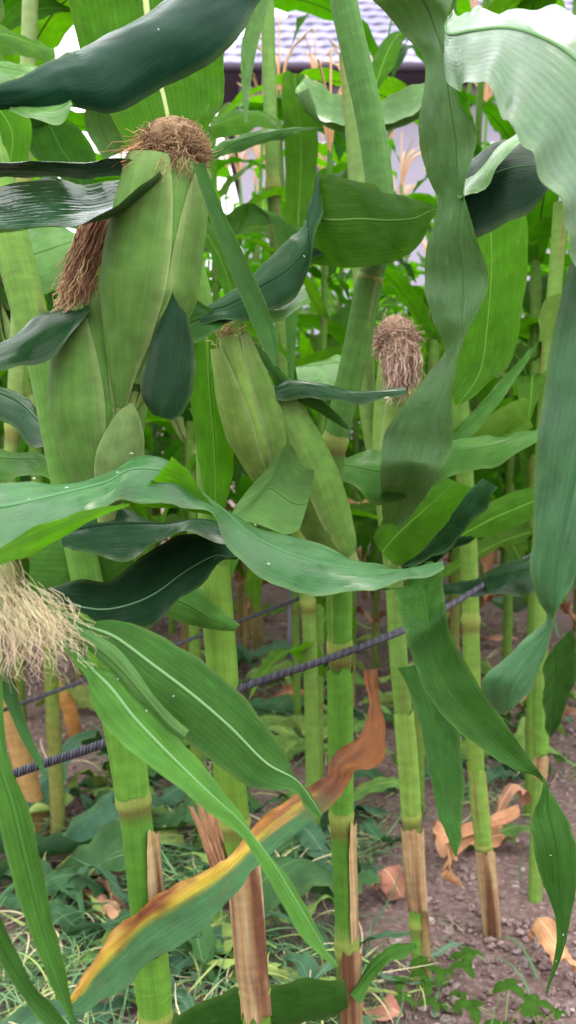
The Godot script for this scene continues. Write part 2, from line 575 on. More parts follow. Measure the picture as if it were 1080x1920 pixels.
func make_materials() -> void:
	var lt := leaf_textures()
	var st := fibre_textures(11, 18.0)
	var hk := fibre_textures(23, 30.0)
	M.leaf = soft(lt, 0.60, Color(0.50, 0.60, 0.16), 0.13, 0.55)
	M.thin_leaf = soft(lt, 0.66, Color(0.95, 1.15, 0.26), 0.13, 0.5)
	M.wet_leaf = soft(lt, 0.40, Color(0.20, 0.26, 0.08), 0.20, 0.7)
	M.sheen_leaf = soft(lt, 0.58, Color(0.35, 0.42, 0.12), 0.30, 0.5)
	M.gloss_leaf = soft(lt, 0.30, Color(0.15, 0.2, 0.06), 0.5, 1.1)
	M.dry_leaf = soft(hk, 0.85, Color(0.40, 0.26, 0.12), 0.25, 1.2)
	M.stalk = soft(st, 0.5, Color(0, 0, 0), 0.2, 0.45)
	M.husk = soft(hk, 0.65, Color(0.16, 0.2, 0.06), 0.14, 0.45)
	M.rib = soft({}, 0.75, Color(0.4, 0.5, 0.15), 0.06)
	M.silk = soft({}, 0.5, Color(0.3, 0.25, 0.14), 0.4)
	M.hair = soft({}, 0.75, Color(0, 0, 0), 0.25)
	var wt := StandardMaterial3D.new()
	wt.albedo_color = Color(0.9, 0.95, 0.95, 0.10)
	wt.transparency = BaseMaterial3D.TRANSPARENCY_ALPHA
	wt.roughness = 0.04
	M.water = wt
	var dm := SphereMesh.new()
	dm.radius = 1.0
	dm.height = 1.0
	dm.is_hemisphere = true
	dm.radial_segments = 12
	dm.rings = 5
	M.drop_mesh = dm
	# soil
	var f := FastNoiseLite.new()
	f.seed = 3
	f.frequency = 0.03
	f.fractal_octaves = 5
	var im := f.get_seamless_image(512, 512)
	var f2 := FastNoiseLite.new()
	f2.seed = 9
	f2.noise_type = FastNoiseLite.TYPE_CELLULAR
	f2.frequency = 0.06
	var im2 := f2.get_seamless_image(512, 512)
	var al := Image.create(512, 512, false, Image.FORMAT_RGB8)
	var hm := Image.create(512, 512, false, Image.FORMAT_RGB8)
	for y in 512:
		for x in 512:
			var a: float = im.get_pixel(x, y).r
			var b: float = im2.get_pixel(x, y).r
			var c := Color(0.37, 0.305, 0.285).lerp(Color(0.52, 0.455, 0.435), clampf(a * 1.5 - 0.35, 0, 1))
			c = c.lerp(Color(0.34, 0.26, 0.24), clampf(b * 1.2 - 0.3, 0, 0.7))
			al.set_pixel(x, y, c)
			var g := clampf(0.65 * a + 0.35 * (1.0 - b), 0, 1)
			hm.set_pixel(x, y, Color(g, g, g))
	hm.bump_map_to_normal_map(6.0)
	var soil := StandardMaterial3D.new()
	soil.albedo_texture = ImageTexture.create_from_image(al)
	soil.normal_enabled = true
	soil.normal_texture = ImageTexture.create_from_image(hm)
	soil.normal_scale = 1.0
	soil.uv1_triplanar = true
	soil.uv1_world_triplanar = true
	soil.uv1_scale = Vector3(3.1, 3.1, 3.1)
	soil.roughness = 0.92
	soil.metallic_specular = 0.2
	M.soil = soil
	M.clod = soft({}, 0.9, Color(0, 0, 0), 0.25)
	M.plain = soft({}, 0.85, Color(0, 0, 0), 0.12)
	M.rope = soft({}, 0.6, Color(0, 0, 0), 0.35)
	var mt := soft({}, 0.45, Color(0, 0, 0), 0.5)
	mt.metallic = 0.4
	M.metal = mt
	M.cut_grass = soft({}, 0.6, Color(0.3, 0.36, 0.14), 0.35)
	M.dying_leaf = soft(lt, 0.75, Color(0.24, 0.2, 0.08), 0.2, 0.8)

# ------------------------------------------------------------------ plants of the rows behind
const ORD := ["first", "second", "third", "fourth", "fifth", "sixth", "seventh", "eighth", "ninth", "tenth", "eleventh", "twelfth", "thirteenth", "fourteenth", "fifteenth", "sixteenth", "seventeenth", "eighteenth", "nineteenth", "twentieth"]

func ordinal(k: int) -> String:
	return ORD[k] if k < 20 else ("twenty-" if k < 29 else "thirty-") + ORD[(k - 20) % 10]

func arc_edges(p0: Vector3, az: float, ln: float, wd: float, elev: float, droop: float, twist: float, sway: float, n := 9) -> Array:
	var ea := []
	var eb := []
	var p := p0
	var sd := rng.randf() * 50.0
	for j in n:
		var t := float(j) / (n - 1)
		var el := elev - droop * pow(t, 1.25)
		var a := az + sway * t * t + 0.10 * sin(sd + t * 5.0)
		var d := Vector3(cos(a) * cos(el), sin(el), sin(a) * cos(el))
		if j > 0:
			p += d * (ln / (n - 1))
		var side := Vector3(-sin(a), 0, cos(a)).rotated(d, twist * t * t + 0.25 * sin(sd * 2.0 + t * 6.0))
		var w := wd * (0.45 + 0.55 * clampf(t / 0.3, 0, 1)) * pow(maxf(1.0 - pow(t, 2.4), 0.0), 0.75)
		w = maxf(w, 0.002)
		ea.append(p - side * w * 0.5)
		eb.append(p + side * w * 0.5)
	return [ea, eb]

func make_field_plant(kind: int) -> Node3D:
	var root := Node3D.new()
	root.name = numbered("corn_plant")
	add_child(root, true)
	org = Vector3.ZERO
	var tall: float = [1.95, 2.15, 1.8, 2.05, 2.2, 1.9][kind]
	var lean := Vector3(rng.randf_range(-0.12, 0.12), 0, rng.randf_range(-0.10, 0.10))
	var pts := []
	for k in 7:
		var t := k / 6.0
		pts.append(Vector3(sin(t * 3.0 + kind) * 0.012, tall * (1.0 - t), cos(t * 2.0 + kind) * 0.012) + lean * (1.0 - t) * (1.0 - t))
	var nodes := []
	for k in 10:
		nodes.append(1.0 - (0.02 + 0.09 * k + 0.004 * k))
	var warm: float = [0.0, 0.35, 0.1, 0.5, 0.0, 0.25][kind]
	var shape := func(t: float) -> float:
		var r := lerpf(0.0055, 0.0135, pow(t, 0.7))
		for k in nodes:
			r += 0.002 * exp(-pow((t - k) / 0.007, 2.0))
		return r
	var tint := func(t: float, a: float) -> Color:
		var c := mixed(Color(0.085, 0.20, 0.03), Color(0.115, 0.215, 0.032), t)
		var g := noise.get_noise_3d(t * 140.0 + kind * 40.0, cos(a) * 14.0, sin(a) * 14.0)
		c = mixed(c, mixed(Color(0.42, 0.27, 0.12), Color(0.25, 0.12, 0.06), 0.5 + g), (t - 0.72) * 2.4 * warm * 2.0 + g * 0.6 - 0.1)
		for k in nodes:
			c = mixed(c, Color(0.15, 0.11, 0.04), exp(-pow((t - k - 0.006) / 0.005, 2.0)) * 0.6)
		return c
	var mb := Mesher.new()
	tube(mb, pts, shape, tint, 90, 11)
	put("stalk", mb, M.stalk, root)
	var az0 := rng.randf() * TAU
	var greens := [Color(0.070, 0.19, 0.026), Color(0.10, 0.25, 0.030), Color(0.045, 0.14, 0.030), Color(0.14, 0.29, 0.045)]
	var low := kind >= 3
	var count := 19 if low else 14
	for k in count:
		var h := tall * ((0.12 if low else 0.25) + (0.80 if low else 0.67) * k / (count - 1.0))
		var az := az0 + PI * (k % 2) + rng.randf_range(-0.6, 0.6)
		var ln := rng.randf_range(0.50, 0.78) * (1.0 - 0.35 * pow(absf(k - 5.0) / 6.0, 1.5))
		var e := arc_edges(spline(pts, 1.0 - h / tall), az, ln, rng.randf_range(0.065, 0.10), rng.randf_range(0.75, 1.25), rng.randf_range(1.5, 2.6), rng.randf_range(-1.6, 1.6), rng.randf_range(-0.5, 0.5))
		var m := Mesher.new()
		var dead := k < 1 and warm > 0.2
		var c: Color = greens[rng.randi_range(0, 3)]
		var o := {"rows": 26, "cols": 9, "bulge": -0.13, "ripple": 0.004, "color": c}
		if dead:
			o.paint = func(t: float, u: float) -> Color: return mixed(Color(0.42, 0.26, 0.12), Color(0.26, 0.12, 0.06), 0.5 + 1.5 * noise.get_noise_2d(t * 90.0, u * 20.0))
			o.ripple = 0.012
		var sp := blade(m, e[0], e[1], o)
		var lf := put("leaf", m, M.dry_leaf if dead else M.thin_leaf, root)
		if not dead:
			var rb := Mesher.new()
			rib(rb, sp, 0.0020, Color(c.r * 0.9, c.g * 0.8, c.b * 0.9))
			put("midrib", rb, M.rib, lf)
	# ear with brown silk
	if kind != 2:
		var p := spline(pts, 1.0 - 0.85 / tall)
		var d := Vector3(cos(az0 + 0.4), 2.6, sin(az0 + 0.4)).normalized()
		var keep := org
		var en := ear(root, p, p + d * 0.22, 0.026, {"color": Color(0.17, 0.27, 0.07)})
		org = keep
		var sm := Mesher.new()
		silk(sm, p + d * 0.205, d, 120, 0.05, 0.4, 1.6, 0.0008, [Color(0.22, 0.11, 0.06), Color(0.35, 0.20, 0.11), Color(0.45, 0.30, 0.18)], 0.006, 0.008)
		put("silk", sm, M.silk, en)
	# tassel
	var tm := Mesher.new()
	for k in 9:
		var top: Vector3 = pts[0]
		var a := rng.randf() * TAU
		var out_ := Vector3(cos(a), 0, sin(a)) * (0.0 if k == 0 else rng.randf_range(0.05, 0.14))
		var q := [top - Vector3(0, 0.03, 0), top + out_ * 0.35 + Vector3(0, 0.10, 0), top + out_ + Vector3(0, 0.22 if k == 0 else 0.15, 0)]
		tube(tm, q, func(_t: float) -> float: return 0.0028, func(t: float, _a: float) -> Color: return Color(0.45, 0.24, 0.12).lerp(Color(0.5, 0.36, 0.18), t), 6, 5)
	put("tassel", tm, M.hair, root)
	return root

func field() -> void:
	var protos := []
	for k in 6:
		protos.append(make_field_plant(k))
	var fresh := [true, true, true, true, true, true]
	var z := -1.72
	for row in 8:
		var half := 0.34 * -z + 0.45
		var xs := []
		var x := -half + rng.randf() * 0.2
		while x < half:
			xs.append(x + rng.randf_range(-0.06, 0.06))
			x += rng.randf_range(0.19, 0.27)
		for i in xs.size():
			var seen: float = 540.0 + xs[i] / -z * F_PX
			var short_ := row < 4 and seen > 420.0 and seen < 760.0   # younger, shorter plants: the roof shows above them
			var kind := rng.randi_range(0, 2) if row < 2 else rng.randi_range(3, 5)
			var o: Node3D = protos[kind]
			if not fresh[kind]:
				o = protos[kind].duplicate()
				o.name = numbered("corn_plant")
				add_child(o, true)
			fresh[kind] = false
			var pz := z + rng.randf_range(-0.1, 0.1)
			o.position = Vector3(xs[i], ground_height(xs[i], pz) - 0.01, pz)
			o.rotation.y = rng.randf() * TAU
			o.scale = Vector3.ONE * (rng.randf_range(0.72, 0.86) if short_ else rng.randf_range(0.92, 1.08))
			tag(o, "%s corn plant from the left in the %s row behind the foreground plants" % [ordinal(i), ORD[row]], "corn plant", "corn plants in the rows behind")
		z -= 0.55
	for k in 6:
		if fresh[k]:
			protos[k].free()

# ------------------------------------------------------------------ ground
func ground() -> void:
	org = Vector3.ZERO
	var xs := []
	var zs := []
	var x := -1.6
	while x <= 2.0:
		xs.append(x)
		x += 0.022
	var g := 0.03
	while xs[-1] < 150.0:
		xs.append(xs[-1] + g)
		g *= 1.3
	g = 0.03
	while xs[0] > -150.0:
		xs.push_front(xs[0] - g)
		g *= 1.3
	var z := -0.6
	while z >= -3.4:
		zs.append(z)
		z -= 0.022
	g = 0.03
	while zs[-1] > -300.0:
		zs.append(zs[-1] - g)
		g *= 1.2
	g = 0.03
	while zs[0] < 60.0:
		zs.push_front(zs[0] + g)
		g *= 1.4
	var P := PackedVector3Array()
	var T := PackedVector2Array()
	var C := PackedColorArray()
	for b in zs:
		for a in xs:
			var fine := 0.010 * noise.get_noise_2d(a * 55.0, b * 55.0) + 0.006 * noise.get_noise_2d(a * 140.0, b * 140.0)
			if absf(a) > 4.0 or b < -6.0:
				fine = 0.0
			P.append(Vector3(a, ground_height(a, b) + fine, b))
			T.append(Vector2(a, b))
			C.append(Color.WHITE)
	var mb := Mesher.new()
	mb.grid(P, xs.size(), zs.size(), T, C)
	var o := put("ground", mb, M.soil, self, "structure")
	# clods and small stones
	for variant in 3:
		var sm := Mesher.new()
		var SP := PackedVector3Array()
		var ST := PackedVector2Array()
		var SC := PackedColorArray()
		for j in 6:
			for i in 9:
				var th := PI * j / 5.0
				var ph := TAU * i / 8.0
				var d := Vector3(sin(th) * cos(ph), cos(th), sin(th) * sin(ph))
				var r := 1.0 + 1.3 * noise.get_noise_3d(d.x * 75.0 + variant * 90.0, d.y * 75.0, d.z * 75.0)
				SP.append(d * r * Vector3(1, 0.7, 1))
				ST.append(Vector2(i, j))
				SC.append(Color.WHITE)
		sm.grid(SP, 9, 6, ST, SC, true)
		var mm := MultiMesh.new()
		mm.transform_format = MultiMesh.TRANSFORM_3D
		mm.use_colors = true
		mm.mesh = sm.mesh(Vector3.ZERO)
		var n := 6000
		mm.instance_count = n
		for k in n:
			var pz := -0.75 - 3.2 * pow(rng.randf(), 1.4)
			var px := rng.randf_range(-0.42, 0.42) * (-pz) + rng.randf_range(-0.1, 0.25)
			var r := 0.0014 + 0.0075 * pow(rng.randf(), 4.0)
			var b := Basis.from_euler(Vector3(rng.randf() * 0.6, rng.randf() * TAU, rng.randf() * 0.6)) * Basis.from_scale(Vector3.ONE * r)
			mm.set_instance_transform(k, Transform3D(b, Vector3(px, ground_height(px, pz) + r * 0.1, pz)))
			var s := rng.randf_range(0.7, 1.25)
			var t := rng.randf()
			mm.set_instance_color(k, Color(0.17, 0.115, 0.10).lerp(Color(0.30, 0.25, 0.235), pow(t, 3.0)) * s)
		var cl := MultiMeshInstance3D.new()
		cl.multimesh = mm
		cl.material_override = M.clod
		cl.name = numbered("soil_clods")
		add_child(cl, true)
		tag(cl, ["crumbs and clods of brown soil strewn over the bed", "small grey brown stones mixed into the soil", "flat dark crumbs of earth among the stalks"][variant], "soil")
		cl.set_meta("kind", "stuff")

func lying_edges(p: Vector3, az: float, ln: float, wd: float, lift: float, bendy: float) -> Array:
	var ea := []
	var eb := []
	var n := 9
	var sd := rng.randf() * 40.0
	var q := p - Vector3(cos(az), 0, sin(az)) * ln * 0.5
	for j in n:
		var t := float(j) / (n - 1)
		var a := az + bendy * (t - 0.5) + 0.3 * sin(sd + t * 4.0)
		if j > 0:
			q += Vector3(cos(a), 0, sin(a)) * (ln / (n - 1))
		var y := lift * (0.4 + sin(t * PI) + 0.5 * sin(sd * 3.0 + t * 9.0)) + 0.012
		var side := Vector3(-sin(a), 0.75 * sin(sd * 2.0 + t * 5.0), cos(a)).normalized()
		var w := maxf(wd * pow(maxf(1.0 - pow(absf(2.0 * t - 0.8), 2.6), 0.0), 0.6), 0.004)
		var c := Vector3(q.x, ground_height(q.x, q.z) + maxf(y, 0.006), q.z)
		ea.append(c - side * w * 0.5)
		eb.append(c + side * w * 0.5)
	for k in n:
		ea[k].y = maxf(ea[k].y, ground_height(ea[k].x, ea[k].z) + 0.004)
		eb[k].y = maxf(eb[k].y, ground_height(eb[k].x, eb[k].z) + 0.004)
	return [ea, eb]

func fallen(px: float, py: float, az: float, ln: float, wd: float, lift: float, col: Color, dry: bool, label: String, group := "", bendy := 0.0) -> void:
	var p := on_ground(px, py)
	var t := thing("fallen_dry_leaf" if dry else "fallen_green_leaf", p, label, "dry leaf" if dry else "corn leaf", group)
	var e := lying_edges(p, az, ln, wd, lift, bendy)
	var o := {"rows": 26, "cols": 9, "bulge": rng.randf_range(-0.35, 0.35), "wave": rng.randf_range(0.035, 0.08), "ripple": 0.006 if dry else 0.0065, "color": col}
	if dry:
		o.paint = func(tt: float, u: float) -> Color:
			var g := noise.get_noise_3d(tt * 90.0, u * 20.0, px)
			return Color(col.r, col.g, col.b) * (1.0 + 0.7 * g)
	var mb := Mesher.new()
	var sp := blade(mb, e[0], e[1], o)
	put("blade", mb, M.dry_leaf if dry else M.leaf, t)
	var rb := Mesher.new()
	rib(rb, sp, 0.0022, Color(col.r * 1.1 + 0.02, col.g * 0.95 + 0.02, col.b * 1.1) if not dry else Color(0.45, 0.30, 0.16))
	put("midrib", rb, M.rib, t)

func litter() -> void:
	# cut grass in the shade of the nearest stalks
	for variant in 4:
		org = Vector3.ZERO
		var bm := Mesher.new()
		var bend: float = [0.2, 0.9, -0.6, 0.5][variant]
		var ea := []
		var eb := []
		for j in 6:
			var t := j / 5.0
			var c := Vector3(t, 0.14 * sin(t * PI) + 0.03, bend * (t * t - t) * 0.8)
			var w := 0.020 * (1.0 - 0.8 * t)
			ea.append(c - Vector3(0, 0.3 * w, w))
			eb.append(c + Vector3(0, 0.3 * w, w))
		blade(bm, ea, eb, {"rows": 9, "cols": 3, "bulge": 0.2, "ripple": 0.0, "color": Color.WHITE, "paint": func(_t: float, _u: float) -> Color: return Color.WHITE})
		var mm := MultiMesh.new()
		mm.transform_format = MultiMesh.TRANSFORM_3D
		mm.use_colors = true
		mm.mesh = bm.mesh(Vector3.ZERO)
		var spots := []
		var n := 900
		while spots.size() < n:
			# thickest left of the third stalk, thin on the bare soil to the right
			var py := rng.randf_range(1120.0, 2050.0)
			var px := rng.randf_range(-120.0, 1120.0)
			var dens := 1.0
			if px > 720.0:
				dens = 0.03
			if py < 1560.0 and px > 640.0:
				dens = 0.5
			if py < 1540.0 and px < 190.0:
				dens = 0.08
			dens *= clampf(0.35 + 2.6 * noise.get_noise_2d(px * 0.3, py * 0.3), 0.1, 1.0)
			if rng.randf() < dens:
				spots.append(on_ground(px, py))
		mm.instance_count = n
		for k in n:
			var p: Vector3 = spots[k]
			var l := rng.randf_range(0.04, 0.13)
			var b := Basis.from_euler(Vector3(rng.randf_range(-0.5, 0.5), rng.randf() * TAU, rng.randf_range(-0.12, 0.42))) * Basis.from_scale(Vector3(l, l * rng.randf_range(0.5, 1.2), l))
			mm.set_instance_transform(k, Transform3D(b, p + Vector3(0, rng.randf_range(0.0, 0.022), 0)))
			var r := rng.randf()
			var c := Color(0.04, 0.10, 0.04).lerp(Color(0.10, 0.19, 0.07), rng.randf())
			if r < 0.13:
				c = Color(0.40, 0.36, 0.20)
			elif r < 0.27:
				c = Color(0.28, 0.34, 0.10)
			mm.set_instance_color(k, c)
		var g := MultiMeshInstance3D.new()
		g.multimesh = mm
		g.material_override = M.cut_grass
		g.name = numbered("grass_clippings")
		add_child(g, true)
		tag(g, ["straight cut grass blades matted between the front stalks", "curled cut grass blades matted between the front stalks", "hooked cut grass blades scattered over the bed", "bowed cut grass blades scattered over the bed"][variant], "cut grass")
		g.set_meta("kind", "stuff")

# the heap of stripped leaves between the front stalks
func heap() -> void:
	var cols := [Color(0.065, 0.145, 0.08), Color(0.075, 0.18, 0.065), Color(0.12, 0.25, 0.06), Color(0.19, 0.31, 0.08), Color(0.045, 0.11, 0.05), Color(0.26, 0.36, 0.10)]
	var words := ["blue green", "green", "fresh green", "light green", "dark green", "yellow green"]
	var tally := [0, 0, 0, 0, 0, 0]
	var spots := []
	for k in 84:
		var py := rng.randf_range(1270.0, 1960.0)
		var lo := 190.0 if py < 1470.0 else 0.0
		spots.append([rng.randf_range(lo, 720.0), py])
	for k in 16:
		spots.append([rng.randf_range(760.0, 1080.0), rng.randf_range(1180.0, 1500.0)])
	for k in 34:
		spots.append([rng.randf_range(380.0, 900.0), rng.randf_range(1090.0, 1420.0)])
	spots.sort_custom(func(a, b): return a[0] < b[0])
	for q in spots:
		var far_: bool = q[1] < 1460.0
		var c: int = rng.randi_range(2, 5) if far_ and rng.randf() < 0.85 else [0, 1, 2, 4, 5, 0, 3, 3][rng.randi_range(0, 7)]
		var turn := rng.randf_range(-0.9, 0.9) + (PI if rng.randf() < 0.5 else 0.0)
		fallen(q[0], q[1], turn, rng.randf_range(0.12, 0.36), rng.randf_range(0.010, 0.055), rng.randf_range(0.01, 0.05), cols[c] * rng.randf_range(0.85, 1.15), false, "%s %s stripped corn leaf from the left among the cuttings on the ground" % [ordinal(tally[c]), words[c]], "stripped leaves lying on the ground", rng.randf_range(-1.2, 1.2))
		tally[c] += 1

# ------------------------------------------------------------------ cords, stake, house, weeds
func cord(label: String, path: Array, r: float, sag := 0.0) -> void:
	var pts := []
	for q in path:
		pts.append(at(q[0], q[1], q[2]))
	var o := thing("cord", pts[0], label, "cord", "cords strung between the corn rows")
	var dark := [Color(0.036, 0.036, 0.046), Color(0.05, 0.05, 0.062), Color(0.028, 0.028, 0.036)]
	for s in 3:
		var P := PackedVector3Array()
		var T := PackedVector2Array()
		var C := PackedColorArray()
		var rows := 420
		for j in rows:
			var t := float(j) / (rows - 1)
			var c := spline(pts, t) + Vector3(0, -sag * sin(t * PI), 0)
			var dir := (spline(pts, minf(t + 0.01, 1.0)) - spline(pts, maxf(t - 0.01, 0.0))).normalized()
			var x := dir.cross(Vector3.UP).normalized()
			var y := x.cross(dir)
			var a0 := t * 520.0 + TAU * s / 3.0
			var k := c + (x * cos(a0) + y * sin(a0)) * r * 0.48
			for i in 7:
				var a := TAU * i / 6.0
				P.append(k + (x * cos(a) + y * sin(a)) * r * 0.56)
				T.append(Vector2(i / 6.0, t))
				C.append(dark[s] * (1.0 + 0.5 * noise.get_noise_2d(j * 6.0, i * 20.0 + s * 50.0)))
		var mb := Mesher.new()
		mb.grid(P, 7, rows, T, C, true)
		put("strand", mb, M.rope, o)

func stake() -> void:
	var p := on_ground(545, 1243)
	var o := thing("metal_stake", p, "thin grey metal stake standing in the soil behind the upper dark cord", "stake")
	var top := p + Vector3(-0.01, 0.70, 0)
	var mb := Mesher.new()
	tube(mb, [top, p + Vector3(0, 0.3, 0), p - Vector3(0, 0.05, 0)], func(_t: float) -> float: return 0.0115, func(t: float, a: float) -> Color: return Color(0.20, 0.20, 0.25) * (1.0 + 0.35 * noise.get_noise_2d(t * 200.0, a * 12.0)), 20, 13)
	put("rod", mb, M.metal, o)
	var cap := Mesher.new()
	tube(cap, [top + Vector3(0, 0.012, 0), top + Vector3(0, 0.004, 0), top - Vector3(0, 0.02, 0)], func(t: float) -> float: return 0.013 * minf(1.0, 0.2 + t * 4.0), func(_t: float, _a: float) -> Color: return Color(0.06, 0.06, 0.07), 9, 13)
	put("cap", cap, M.plain, o)

func quad_box(mb: Mesher, lo: Vector3, hi: Vector3, col: Color) -> void:
	var cs := [[Vector3(lo.x, lo.y, hi.z), Vector3(hi.x, lo.y, hi.z), Vector3(lo.x, hi.y, hi.z), Vector3(hi.x, hi.y, hi.z)],
		[Vector3(hi.x, lo.y, lo.z), Vector3(lo.x, lo.y, lo.z), Vector3(hi.x, hi.y, lo.z), Vector3(lo.x, hi.y, lo.z)],
		[Vector3(lo.x, lo.y, lo.z), Vector3(lo.x, lo.y, hi.z), Vector3(lo.x, hi.y, lo.z), Vector3(lo.x, hi.y, hi.z)],
		[Vector3(hi.x, lo.y, hi.z), Vector3(hi.x, lo.y, lo.z), Vector3(hi.x, hi.y, hi.z), Vector3(hi.x, hi.y, lo.z)],
		[Vector3(lo.x, hi.y, hi.z), Vector3(hi.x, hi.y, hi.z), Vector3(lo.x, hi.y, lo.z), Vector3(hi.x, hi.y, lo.z)],
		[Vector3(lo.x, lo.y, lo.z), Vector3(hi.x, lo.y, lo.z), Vector3(lo.x, lo.y, hi.z), Vector3(hi.x, lo.y, hi.z)]]
	for c in cs:
		mb.grid(PackedVector3Array(c), 2, 2, PackedVector2Array([Vector2(0, 0), Vector2(1, 0), Vector2(0, 1), Vector2(1, 1)]), PackedColorArray([col, col, col, col]))

func house() -> void:
	var eave := 6.68
	var zf := -15.5
	var x0 := -1.35
	var x1 := 13.0
	var o := thing("house", Vector3(x0, 0, zf), "pale house with a grey lilac tiled hip roof beyond the corn", "house")
	var w := Mesher.new()
	quad_box(w, Vector3(x0 + 0.5, -0.5, zf - 9.0), Vector3(x1 - 0.5, eave - 0.1, zf - 0.55), Color(0.28, 0.27, 0.32))
	put("wall", w, M.plain, o)
	var s := Mesher.new()
	quad_box(s, Vector3(x0 + 0.05, eave - 0.12, zf - 9.4), Vector3(x1 - 0.05, eave - 0.02, zf - 0.05), Color(0.07, 0.06, 0.08))
	put("soffit", s, M.plain, o)
	var g := Mesher.new()
	tube(g, [Vector3(x0 - 0.05, eave - 0.03, zf + 0.06), Vector3((x0 + x1) * 0.5, eave - 0.03, zf + 0.06), Vector3(x1 + 0.05, eave - 0.03, zf + 0.06)], func(_t: float) -> float: return 0.065, func(_t: float, _a: float) -> Color: return Color(0.08, 0.07, 0.09), 30, 11)
	put("gutter", g, M.plain, o)
	for k in 4:
		var wx := x0 + 1.6 + 2.6 * k
		var f := Mesher.new()
		quad_box(f, Vector3(wx, 4.2, zf - 0.56), Vector3(wx + 1.2, 5.6, zf - 0.50), Color(0.7, 0.7, 0.72))
		var fr := put("window", f, M.plain, o)
		var p := Mesher.new()
		quad_box(p, Vector3(wx + 0.07, 4.27, zf - 0.51), Vector3(wx + 0.57, 5.53, zf - 0.495), Color(0.04, 0.05, 0.06))
		quad_box(p, Vector3(wx + 0.63, 4.27, zf - 0.51), Vector3(wx + 1.13, 5.53, zf - 0.495), Color(0.04, 0.05, 0.06))
		put("pane", p, M.metal, fr)
	# roof body: hipped, under the tiles
	var rise := 4.6
	var pitch_ := rise / 4.7
	var a := Vector3(x0, eave, zf)
	var b := Vector3(x1, eave, zf)
	var c := Vector3(x1 - 4.7, eave + rise, zf - 4.7)
	var d := Vector3(x0 + 4.7, eave + rise, zf - 4.7)
	var e := Vector3(x0, eave, zf - 9.4)
	var h := Vector3(x1, eave, zf - 9.4)
	var rb := Mesher.new()
	var rc := Color(0.19, 0.18, 0.24)
	for q in [[a, b, d, c], [e, a, d, d], [h, e, c, d], [b, h, c, c]]:
		rb.grid(PackedVector3Array(q), 2, 2, PackedVector2Array([Vector2(0, 0), Vector2(1, 0), Vector2(0, 1), Vector2(1, 1)]), PackedColorArray([rc, rc, rc, rc]))
	var roof := put("roof", rb, M.plain, o)
	# tiles: a curved pantile, one mesh in three tones
	var meshes := []
	for v in 3:
		var P := PackedVector3Array()
		var T := PackedVector2Array()
		var C := PackedColorArray()
		var tone: Color = [Color(0.22, 0.21, 0.29), Color(0.25, 0.24, 0.32), Color(0.19, 0.185, 0.26)][v]
		for r in 3:
			for i in 8:
				var u := i / 7.0
				P.append(Vector3(u * 0.31 - 0.155, 0.010 * sin(u * TAU) + [0.0, 0.036, 0.0][r], [0.0, 0.0, -0.36][r]))
				T.append(Vector2(u, r))
				C.append(tone)
		var mb := Mesher.new()
		mb.grid(P, 8, 3, T, C)
		meshes.append(mb.mesh(Vector3.ZERO))
	var tilt := Basis(Vector3.RIGHT, atan(pitch_))
	var step := 0.31
	var others := []
	var count := 0
	for row in 20:
		var along := row * step
		var y := eave + along * sin(atan(pitch_)) + 0.03
		var z := zf - along * cos(atan(pitch_))
		var x := x0 + along * cos(atan(pitch_)) + 0.15
		while x < x1 - along * cos(atan(pitch_)) - 0.1:
			var tr := Transform3D(tilt, Vector3(x, y, z) - org)
			if row < 16 and x < 3.4 and count < 296:
				var m := MeshInstance3D.new()
				m.mesh = meshes[rng.randi_range(0, 2)]
				m.material_override = M.plain
				m.name = "roof_tile"
				m.transform = tr
				roof.add_child(m, true)
				count += 1
			else:
				others.append(tr)
			x += 0.30
	var mm := MultiMesh.new()
	mm.transform_format = MultiMesh.TRANSFORM_3D
	mm.mesh = meshes[0]
	mm.instance_count = others.size()
	for k in others.size():
		mm.set_instance_transform(k, others[k])
	var rest := MultiMeshInstance3D.new()
	rest.multimesh = mm
	rest.material_override = M.plain
	rest.name = "roof_tile_field"
	rest.set_meta("kind", "stuff")
	roof.add_child(rest, true)

func weed(px: float, py: float, sz: float, n: int, label: String) -> void:
	var p := on_ground(px, py)
	var o := thing("clover_weed", p, label, "weed", "small weeds on the bare soil")
	for k in n:
		var a := TAU * k / n + rng.randf_range(-0.4, 0.4)
		var top := p + Vector3(cos(a) * sz * rng.randf_range(0.3, 1.0), sz * rng.randf_range(0.5, 1.1), sin(a) * sz * rng.randf_range(0.3, 1.0))
		var sm := Mesher.new()
		tube(sm, [top, (top + p) * 0.5 + Vector3(0, sz * 0.25, 0), p], func(_t: float) -> float: return 0.0008, func(_t: float, _a: float) -> Color: return Color(0.20, 0.28, 0.08), 7, 5)
		put("stem", sm, M.stalk, o)
		for q in 3:
			var b := a + TAU * q / 3.0
			var l := sz * 0.42
			var ea := []
			var eb := []
			for j in 6:
				var t := j / 5.0
				var c := top + Vector3(cos(b), 0.15 - 0.5 * t * t, sin(b)) * (l * t)
				var w := l * 0.62 * sqrt(maxf(sin(PI * (0.06 + 0.93 * pow(t, 0.9))), 0.0)) * 0.6
				var sd := Vector3(-sin(b), 0.1, cos(b))
				ea.append(c - sd * w)
				eb.append(c + sd * w)
			var mb := Mesher.new()
			blade(mb, ea, eb, {"rows": 9, "cols": 5, "bulge": 0.06, "ripple": 0.0, "color": Color(0.10, 0.25, 0.04)})
			put("leaflet", mb, M.thin_leaf, o)

